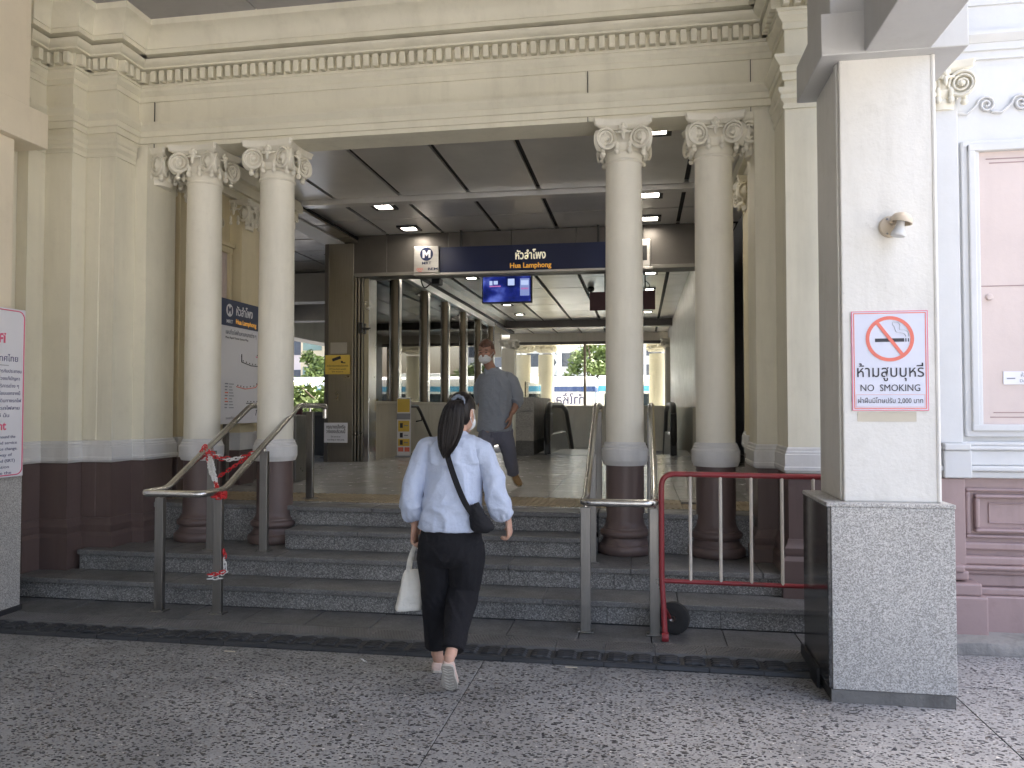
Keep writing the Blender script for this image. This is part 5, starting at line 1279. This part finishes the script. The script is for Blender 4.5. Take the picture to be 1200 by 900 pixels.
# trousers
tr = MB()
tors(tr, [(.90, .012, -.004, .155, .112), (.84, .012, -.004, .168, .122), (.76, .012, -.008, .182, .132), (.69, .012, -.006, .182, .128), (.645, .012, 0, .165, .105), (.625, .012, 0, .10, .06)][::-1])
limb(tr, [(-.072, -.006, .76, .10), (-.078, .004, .66, .099), (-.084, .03, .55, .088), (-.088, .05, .46, .078), (-.09, .055, .38, .073), (-.09, .06, .27, .068), (-.09, .066, .19, .064), (-.09, .07, .148, .064)])
limb(tr, [(.098, -.006, .76, .104), (.098, .006, .66, .102), (.088, .03, .56, .090), (.078, .044, .50, .084), (.074, .005, .43, .079), (.073, -.065, .36, .071), (.072, -.135, .29, .064), (.072, -.18, .245, .062), (.072, -.20, .222, .062)])
def tr_disp(p, n):
    d = .006 * ridge(fold(p, 6, (1.6, 1.6, .5)))
    for kx, kz in ((-.09, .42), (.075, .44)):
        w = max(0, 1 - math.hypot(p.z - kz, (p.x - kx) * .6) / .14); d += .008 * w * ridge(noise.noise(Vector((p.x * 8, p.y * 8, p.z * 14 + p.x * 16))))
    w = max(0, 1 - abs(p.z - .68) / .09); d += .005 * w * ridge(noise.noise(Vector((p.x * 9 + 4, p.y * 4, p.z * 12 - abs(p.x) * 14))))
    return d
solid('trousers', tr, 'trouser_black', wo, .006, 4, tr_disp)
# hair: cap over the skull and long ponytail
hm = MB(); ellips(hm, HC + Vector((0, 0, .004)), (.080, .098, .107), 32, HR)
cutp = HR.to_3x3()
hob = solid('hair', hm, 'hair_dark', wo, .005, 2, lambda p, n: .0022 * ridge(noise.noise(Vector((p.x * 45, p.y * 12, p.z * 10)))))
bm = bmesh.new(); bm.from_mesh(hob.data)
inv = HR.to_3x3().inverted(); kill = []
for f in bm.faces:
    c = inv @ (f.calc_center_median() - HC)
    if (c.y > .035 and c.z < .055) or c.z < -.082 or (c.y > -.005 and c.z < .012 and abs(c.x) > .04): kill.append(f)
bmesh.ops.delete(bm, geom=kill, context='FACES'); bm.to_mesh(hob.data); bm.free()
pt = MB()
N_ = 44; rows = spl([(.066, -.04, 1.548, .022), (.064, -.076, 1.552, .030), (.055, -.104, 1.52, .045), (.046, -.110, 1.47, .056), (.038, -.108, 1.41, .060), (.028, -.112, 1.35, .055), (.020, -.118, 1.30, .042), (.012, -.120, 1.26, .022), (.008, -.120, 1.238, .005)], 7)
vs = []; fs = []
for i, (x, y, z, r) in enumerate(rows):
    for k in range(N_):
        a = 2 * math.pi * k / N_; rr = r * (1 + .13 * noise.noise(Vector((math.cos(a) * 5, math.sin(a) * 5, z * 3))) + .10 * noise.noise(Vector((math.cos(a) * 13, math.sin(a) * 13, z * 2)))); vs.append((x + rr * math.cos(a) * 1.12, y + rr * .62 * math.sin(a), z))
for i in range(len(rows) - 1):
    for k in range(N_): q = (k + 1) % N_; fs.append((i * N_ + k, i * N_ + q, (i + 1) * N_ + q, (i + 1) * N_ + k))
fs.append(tuple(range(N_))); pt.add(vs, fs)
pony = pt.build('ponytail', 'hair_dark', wo, smooth=80)
rnd = random.Random(5); st = MB()
for k in range(150):
    a = rnd.random() * 6.28; off = rnd.uniform(.9, 1.10); ph = rnd.uniform(-.3, .3); L = rnd.randint(len(rows) - 14, len(rows) - 1); pts = []
    for i in range(8, L, 3):
        x, y, z, r = rows[i]; pts.append((x + r * off * math.cos(a + ph * i / 40) * 1.12 + rnd.gauss(0, .0006), y + r * .62 * off * math.sin(a + ph * i / 40), z - (.012 if i > L - 4 else 0)))
    if len(pts) > 3: st.tube(pts, [.0014] * (len(pts) - 1) + [.0004], 4)
for k in range(40):      # loose hairs over the crown and the nape
    a = rnd.uniform(-1.5, 1.5); pts = [hd_((math.sin(a * .8) * .080, -.02 - .06 * t, .02 + .085 * (1 - t) - .03 * t)) for t in (0, .3, .6)]
    pts = [tuple(p + Vector((rnd.gauss(0, .004), rnd.gauss(0, .003), rnd.gauss(0, .004)))) for p in pts]; st.tube(pts, .0008, 3)
s_o = st.build('strands', 'hair_dark', pony); tag(s_o, kind='stuff')
sc_ = MB(); n = 60
for k in range(n): pass
ringp = [Vector((.066, -.064, 1.550)) + (Vector((1, 0, 0)) * math.cos(a) * .030 + Vector((0, .25, .97)) * math.sin(a) * .026) * (1 + .07 * math.sin(11 * a)) + Vector((0, -.008 * math.sin(7 * a), .004 * math.cos(13 * a))) for a in [2 * math.pi * k / n for k in range(n)]]
sc_.tube(ringp, [.008 + .003 * math.sin(k * 1.9) for k in range(n)], 10, closed=True); sc_.build('hair_tie', 'scrunchie', wo, smooth=70)
# face mask and its loop
mk = MB(); ellips(mk, hd_((0, .066, -.055)), (.056, .046, .05), 24, HR); solid('face_mask', mk, 'mask_white', wo, .005, 2)
MB().tube([tuple(hd_(p)) for p in ((.060, .055, -.035), (.074, .025, -.020), (.080, .0, .012), (.081, -.016, -.005), (.078, -.012, -.045), (.062, .045, -.075))], .0022, 6).build('mask_loop', 'mask_white', wo)
# shoes
def shoe(parent, heel, toe, up, mat, solemat, side, k=1.0):
    h, t = Vector(heel), Vector(toe); d = (t - h); L = d.length; d.normalize(); u = Vector(up); u = (u - d * u.dot(d)).normalized(); s = d.cross(u)
    mb = MB(); rg = []
    for f, w, hh, o in ((0.0, .018, .022, 0), (.04, .030, .044, 0), (.16, .034, .050, 0), (.34, .034, .044, .002), (.55, .040, .036, .004), (.75, .043, .030, .004), (.9, .036, .024, .002), (.98, .020, .016, 0), (1.0, .010, .010, 0)):
        c = h + d * (L * f) + u * (hh * .5 + .008) + s * o * side; rg.append((c, s * w * k, u * hh * .55 * k))
    mb.loft(rg, 20); o = solid('shoe', mb, mat, parent, .0045, 3)
    sb = MB(); pts = []
    for f, w in ((-.01, .016), (.03, .030), (.15, .036), (.35, .033), (.55, .040), (.75, .045), (.9, .038), (.98, .022), (1.015, .008)): pts.append((f, w * k))
    out = [(f, w) for f, w in pts] + [(f, -w) for f, w in pts[::-1]]
    vs = [h + d * (L * f) + s * w + u * z for z in (0.0, .014) for f, w in out]; n = len(out)
    fs = [tuple(range(n)), tuple(range(2 * n - 1, n - 1, -1))] + [(i, (i + 1) % n, (i + 1) % n + n, i + n) for i in range(n)]
    sb.add(vs, fs); so = sb.build('sole', solemat, o, bevel=.003)
    for f in (.10, .20, .30, .44, .56, .68, .80, .90):
        tb = MB()
        for sg in (-1, 1): tb.tube([tuple(h + d * (L * (f + .06)) + s * sg * .001 - u * .0005), tuple(h + d * (L * f) + s * sg * .024 * k - u * .0005)], .0028, 6)
        tb.build('tread', 'sole_pattern', o)
    return o
shoe(wo, (-.088, .062, .002), (-.112, .285, .002), (0, 0, 1), 'shoe_pink', 'sole', 1)
shoe(wo, (.068, -.305, .172), (.055, -.185, .002), (0, .8, .55), 'shoe_pink', 'sole', 1)
# cross-body bag
stp = MB()
path = [(-.03, .03, 1.374), (-.02, -.045, 1.362), (.0, -.092, 1.315), (.03, -.118, 1.22), (.075, -.128, 1.10), (.12, -.128, 1.0), (.165, -.122, .93), (.185, -.11, .90)]
q = spl([(*p, .02) for p in path], 6); vs = []; fs = []
for i, p in enumerate(q):
    a = Vector(q[max(0, i - 1)][:3]); b = Vector(q[min(len(q) - 1, i + 1)][:3]); tg = (b - a).normalized(); sd = tg.cross(Vector((0, 1, 0))).normalized(); nv = sd.cross(tg)
    if nv.y > 0: nv = -nv
    c = Vector(p[:3]) + nv * .004
    for sx, sy in ((-1, 0), (1, 0), (1, 1), (-1, 1)): vs.append(c + sd * .016 * sx + nv * .004 * sy)
for i in range(len(q) - 1):
    for k in range(4): e = (k + 1) % 4; fs.append((4 * i + k, 4 * i + e, 4 * i + 4 + e, 4 * i + 4 + k))
stp.add(vs, fs)
cb = empty('shoulder_bag', (-1.065, 4.22, 0), 0, 'small black cross-body bag at the right hip of the woman', 'bag')
stp.build('strap', 'bag_black', cb, smooth=40)
bg = MB(); bg.loft([((.168, -.10, .985), (.022, 0, .01), (0, .02, 0)), ((.188, -.10, .958), (.044, 0, -.035), (0, .034, 0)), ((.204, -.10, .915), (.062, 0, -.03), (0, .042, 0)), ((.212, -.10, .875), (.068, 0, -.014), (0, .046, 0)), ((.210, -.10, .850), (.060, 0, 0), (0, .042, 0)), ((.205, -.10, .834), (.04, 0, 0), (0, .03, 0))], 24)
solid('pouch', bg, 'bag_black', cb, .005, 2, lambda p, n: .004 * ridge(noise.noise(Vector((p.x * 20 + p.z * 30, p.y * 10, p.z * 20)))))
# white tote bag and phone in her left hand
tb = empty('tote_bag', (-1.065, 4.22, 0), 0, 'white canvas tote bag carried in the left hand of the woman', 'bag')
bg = MB(); TB = Matrix.Translation((-.235, .09, 0)) @ Matrix.Rotation(R(24), 4, 'Z')
rows_ = [(.575, .012, .058, .010), (.54, .004, .062, .022), (.47, -.006, .068, .034), (.40, -.018, .072, .042), (.36, -.026, .073, .044), (.348, -.028, .068, .04)]
vs = []; fs = []; NN = 28
for z, cx_, w, t in rows_:
    for k in range(NN):
        a = 2 * math.pi * k / NN; ca, sa = math.cos(a), math.sin(a); e = .55
        vs.append(TB @ Vector((cx_ + w * math.copysign(abs(ca) ** e, ca), t * math.copysign(abs(sa) ** e, sa), z)))
for i in range(len(rows_) - 1):
    for k in range(NN): q_ = (k + 1) % NN; fs.append((i * NN + k, i * NN + q_, (i + 1) * NN + q_, (i + 1) * NN + k))
fs.append(tuple(range((len(rows_) - 1) * NN, len(rows_) * NN))); fs.append(tuple(range(NN - 1, -1, -1))); bg.add(vs, fs)
solid('pouch', bg, 'canvas', tb, .005, 2, lambda p, n: .0035 * ridge(noise.noise(Vector((p.x * 9, p.y * 9, p.z * 9)))) + .002 * noise.noise(p * 30))
def strap(par, pts, w, wd, mat, name='handle'):
    q = spl([(*p, .01) for p in pts], 6); vs = []; fs = []; wd = Vector(wd).normalized()
    for i, p in enumerate(q):
        a = Vector(q[max(0, i - 1)][:3]); b = Vector(q[min(len(q) - 1, i + 1)][:3]); nv = (b - a).normalized().cross(wd).normalized()
        for sx, sy in ((-1, -1), (1, -1), (1, 1), (-1, 1)): vs.append(Vector(p[:3]) + wd * w * sx + nv * .0015 * sy)
    for i in range(len(q) - 1):
        for k in range(4): e = (k + 1) % 4; fs.append((4 * i + k, 4 * i + e, 4 * i + 4 + e, 4 * i + 4 + k))
    fs += [(3, 2, 1, 0), tuple(range(len(vs) - 4, len(vs)))]
    MB().add(vs, fs).build(name, mat, par, smooth=50)
strap(tb, [TB @ Vector(p) for p in ((-.035, -.014, .56), (-.022, -.01, .64), (.008, -.008, .718), (.018, -.006, .732), (.026, -.006, .718), (.046, -.010, .64), (.05, -.014, .56))], .011, (1, .4, 0), 'canvas')
strap(tb, [TB @ Vector(p) for p in ((-.02, .014, .56), (-.008, .012, .64), (.012, .012, .716), (.02, .012, .728), (.03, .012, .716), (.054, .012, .64), (.06, .014, .56))], .011, (1, .4, 0), 'canvas')
ph = MB().box(-.005, .005, -.035, .035, -.07, .07).build('phone', 'phone', bevel=.004); ph.location = (-1.065 - .185, 4.22 + .075, .755); ph.rotation_euler = (R(14), R(12), R(10)); tag(ph, 'black phone in the left hand of the woman above the tote bag', 'phone')

# ---------------- the man coming towards the camera
mn = empty('person', (-1.46, 7.72, .68), 0, 'man with white face mask in grey shirt walking out of the hall', 'person')
body = MB()
tors(body, [(.55, 0, 0, .12, .09), (.8, 0, 0, .13, .09), (1.05, -.005, 0, .13, .085), (1.12, -.01, .01, .12, .065), (1.2, -.03, 0, .08, .055)])
limb(body, [(-.03, .01, 1.16, .056), (-.05, -.02, 1.23, .052), (-.075, -.04, 1.29, .054)])
MC = Vector((-.088, -.062, 1.392)); MR = Matrix.Rotation(R(-8), 4, 'Z') @ Matrix.Rotation(R(14), 4, 'X')
def md(p): return MC + (MR.to_3x3() @ Vector(p))
ellips(body, md((0, .01, .02)), (.078, .096, .102), 28, MR); ellips(body, md((0, -.03, -.05)), (.064, .066, .076), 24, MR); ellips(body, md((0, -.10, -.015)), (.013, .018, .022), 12, MR); ellips(body, md((0, -.072, .026)), (.05, .02, .012), 14, MR)
for sx in (-1, 1):
    ellips(body, md((sx * .080, .012, -.008)), (.011, .02, .034), 14, MR @ Matrix.Rotation(-sx * .4, 4, 'Z')); ellips(body, md((sx * .045, -.066, -.02)), (.024, .018, .02), 12, MR)
limb(body, [(.15, .01, 1.12, .035), (.205, .02, 1.0, .04), (.222, .015, .90, .040), (.205, -.03, .83, .034), (.18, -.07, .765, .026)])
hand(body, (.172, -.08, .75), (-.12, -.18, -1), (-1, 0, .1), (0, -1, .1), curl=.4, k=1.08, thumb=.3)
limb(body, [(-.13, .01, 1.12, .035), (-.175, .05, 1.0, .038), (-.18, .09, .90, .040), (-.15, .06, .80, .03), (-.13, .03, .74, .026)])
hand(body, (-.128, .025, .73), (.05, -.1, -1), (1, 0, .1), (0, -1, .1), curl=.4, k=1.08, thumb=.3)
limb(body, [(.075, .0, .66, .085), (.10, .03, .50, .075), (.118, .06, .38, .055), (.134, .15, .24, .048), (.146, .235, .13, .034)])
limb(body, [(-.075, 0, .66, .085), (-.08, -.08, .50, .075), (-.08, -.15, .38, .055), (-.085, -.18, .22, .048), (-.09, -.20, .09, .036), (-.09, -.24, .045, .034)])
limb(body, [(.146, .235, .13, .034), (.155, .235, .10, .030), (.175, .19, .05, .026)])
solid('body', body, 'skin_tan', mn, .0055, 3)
for sx in (-1, 1):
    e = MB(); ellips(e, md((sx * .030, -.0835, .008)), (.012, .004, .0042), 10, MR); e.build('eye', 'ink', mn, smooth=60)
    e = MB(); ellips(e, md((sx * .033, -.0855, .034)), (.020, .006, .0045), 10, MR @ Matrix.Rotation(sx * .12, 4, 'Y')); e.build('eyebrow', 'hair_dark', mn, smooth=60)
hm = MB(); ellips(hm, md((0, .016, .026)), (.083, .099, .104), 28, MR); mh = solid('hair', hm, 'hair_brown', mn, .006, 2, lambda p, n: .003 * noise.noise(Vector((p.x * 60, p.y * 30, p.z * 20))))
bm = bmesh.new(); bm.from_mesh(mh.data); inv = MR.to_3x3().inverted(); kill = []
for f in bm.faces:
    c = inv @ (f.calc_center_median() - MC)
    if c.y < -.035 and c.z < .066 + .02 * noise.noise(c * 40) or c.z < -.04 or (c.y < .0 and c.z < .03): kill.append(f)
bmesh.ops.delete(bm, geom=kill, context='FACES'); bm.to_mesh(mh.data); bm.free()
mk = MB(); ellips(mk, md((0, -.058, -.058)), (.066, .058, .052), 24, MR); solid('face_mask', mk, 'mask_white', mn, .005, 2, lambda p, n: .002 * math.sin(p.z * 220))
for sx in (-1, 1): MB().tube([tuple(md(p)) for p in ((sx * .058, -.06, -.035), (sx * .078, -.015, -.015), (sx * .086, .012, .01))], .002, 5).build('mask_loop', 'mask_white', mn); MB().tube([tuple(md(p)) for p in ((sx * .056, -.055, -.085), (sx * .078, -.01, -.05), (sx * .086, .012, -.03))], .002, 5).build('mask_loop', 'mask_white', mn)
sh = MB()
tors(sh, [(.585, -.015, -.005, .178, .128), (.66, -.012, -.004, .174, .124), (.8, -.008, 0, .168, .118), (.95, -.004, 0, .172, .118), (1.08, 0, .002, .172, .112), (1.14, -.004, .006, .158, .094), (1.18, -.012, .006, .122, .078), (1.215, -.03, 0, .078, .066), (1.225, -.035, -.004, .066, .06)])
limb(sh, [(.06, .005, 1.135, .055), (.13, .006, 1.125, .060), (.175, .01, 1.085, .060), (.198, .018, 1.03, .058), (.212, .02, .97, .060), (.222, .014, .905, .059), (.212, -.012, .872, .056), (.205, -.022, .862, .054)])
limb(sh, [(-.06, .005, 1.135, .055), (-.12, .008, 1.125, .058), (-.155, .02, 1.085, .056), (-.178, .04, 1.03, .056), (-.185, .07, .97, .058), (-.178, .085, .905, .056), (-.17, .08, .872, .054)])
def ms_disp(p, n):
    d = .005 * ridge(fold(p, 8, (1.5, 1.2, .5))) + .004 * ridge(noise.noise(Vector((p.x * 12 + p.z * 8, p.y * 6, p.z * 10)))) + .0015 * fold(p, 40, (1, 1, 1))
    if p.x > .15 and p.z < .90: d += .005
    return d
solid('shirt', sh, 'shirt_grey', mn, .006, 4, ms_disp)
cl_ = MB()
for sx in (-1, 1): cl_.add([(-.035 + sx * .012, -.078, 1.175), (-.035 + sx * .05, -.100, 1.155), (-.03 + sx * .085, -.055, 1.20), (-.035 + sx * .07, -.03, 1.245), (-.035 + sx * .045, -.065, 1.235), (-.035 + sx * .03, -.062, 1.20)], [(0, 1, 2, 3, 4, 5)])
co = cl_.build('collar', 'shirt_grey', mn); so_ = co.modifiers.new('t', 'SOLIDIFY'); so_.thickness = .006
pk = boxo('pocket', .045, .125, -.123, -.116, .90, 1.00, 'shirt_grey', mn, bevel=.003); pk.rotation_euler = (0, 0, R(8)); pk.location = (-.002, -.004, 0)
boxo('placket', -.028, .006, -.1235, -.112, .60, 1.14, 'shirt_grey', mn, bevel=.002)
for k in range(6): MB().ball((-.012, -.126, .66 + k * .088), (.0055, .003, .0055), 8).build('button', 'ink_grey', mn, smooth=60)
tr = MB()
tors(tr, [(.46, 0, 0, .10, .07), (.50, 0, 0, .15, .10), (.58, 0, 0, .165, .118), (.66, 0, 0, .16, .112), (.72, 0, 0, .15, .10)])
limb(tr, [(.078, .0, .60, .098), (.095, .025, .50, .088), (.122, .055, .39, .075), (.132, .12, .28, .068), (.142, .185, .185, .063), (.145, .215, .145, .062)])
limb(tr, [(-.078, 0, .60, .098), (-.08, -.07, .50, .09), (-.08, -.14, .39, .078), (-.085, -.175, .24, .07), (-.09, -.195, .13, .066), (-.09, -.20, .07, .066)])
solid('trousers', tr, 'trouser_slate', mn, .007, 4, lambda p, n: .006 * ridge(noise.noise(Vector((p.x * 9, p.y * 6, p.z * 14)))))
shoe(mn, (.125, .275, .13), (.225, .125, .008), (.25, -.3, .8), 'shoe_brown', 'sole', 1, 1.12)
shoe(mn, (-.088, -.16, .004), (-.11, -.40, .004), (0, 0, 1), 'shoe_brown', 'sole', 1, 1.12)
# ------------------------------------------------------------------ put each thing's Empty at its base
bpy.context.view_layer.update()
for e in [o for o in scene.objects if o.type == 'EMPTY' and o.parent is None and o.location.length < 1e-6]:
    lo = [1e9] * 3; hi = [-1e9] * 3
    for m_ in e.children_recursive:
        if m_.type != 'MESH': continue
        for c in m_.bound_box:
            w_ = m_.matrix_world @ Vector(c)
            for i in range(3): lo[i] = min(lo[i], w_[i]); hi[i] = max(hi[i], w_[i])
    if lo[0] > hi[0]: continue
    b_ = Vector(((lo[0] + hi[0]) / 2, (lo[1] + hi[1]) / 2, lo[2]))
    e.location = b_
    for m_ in e.children: m_.location = Vector(m_.location) - b_
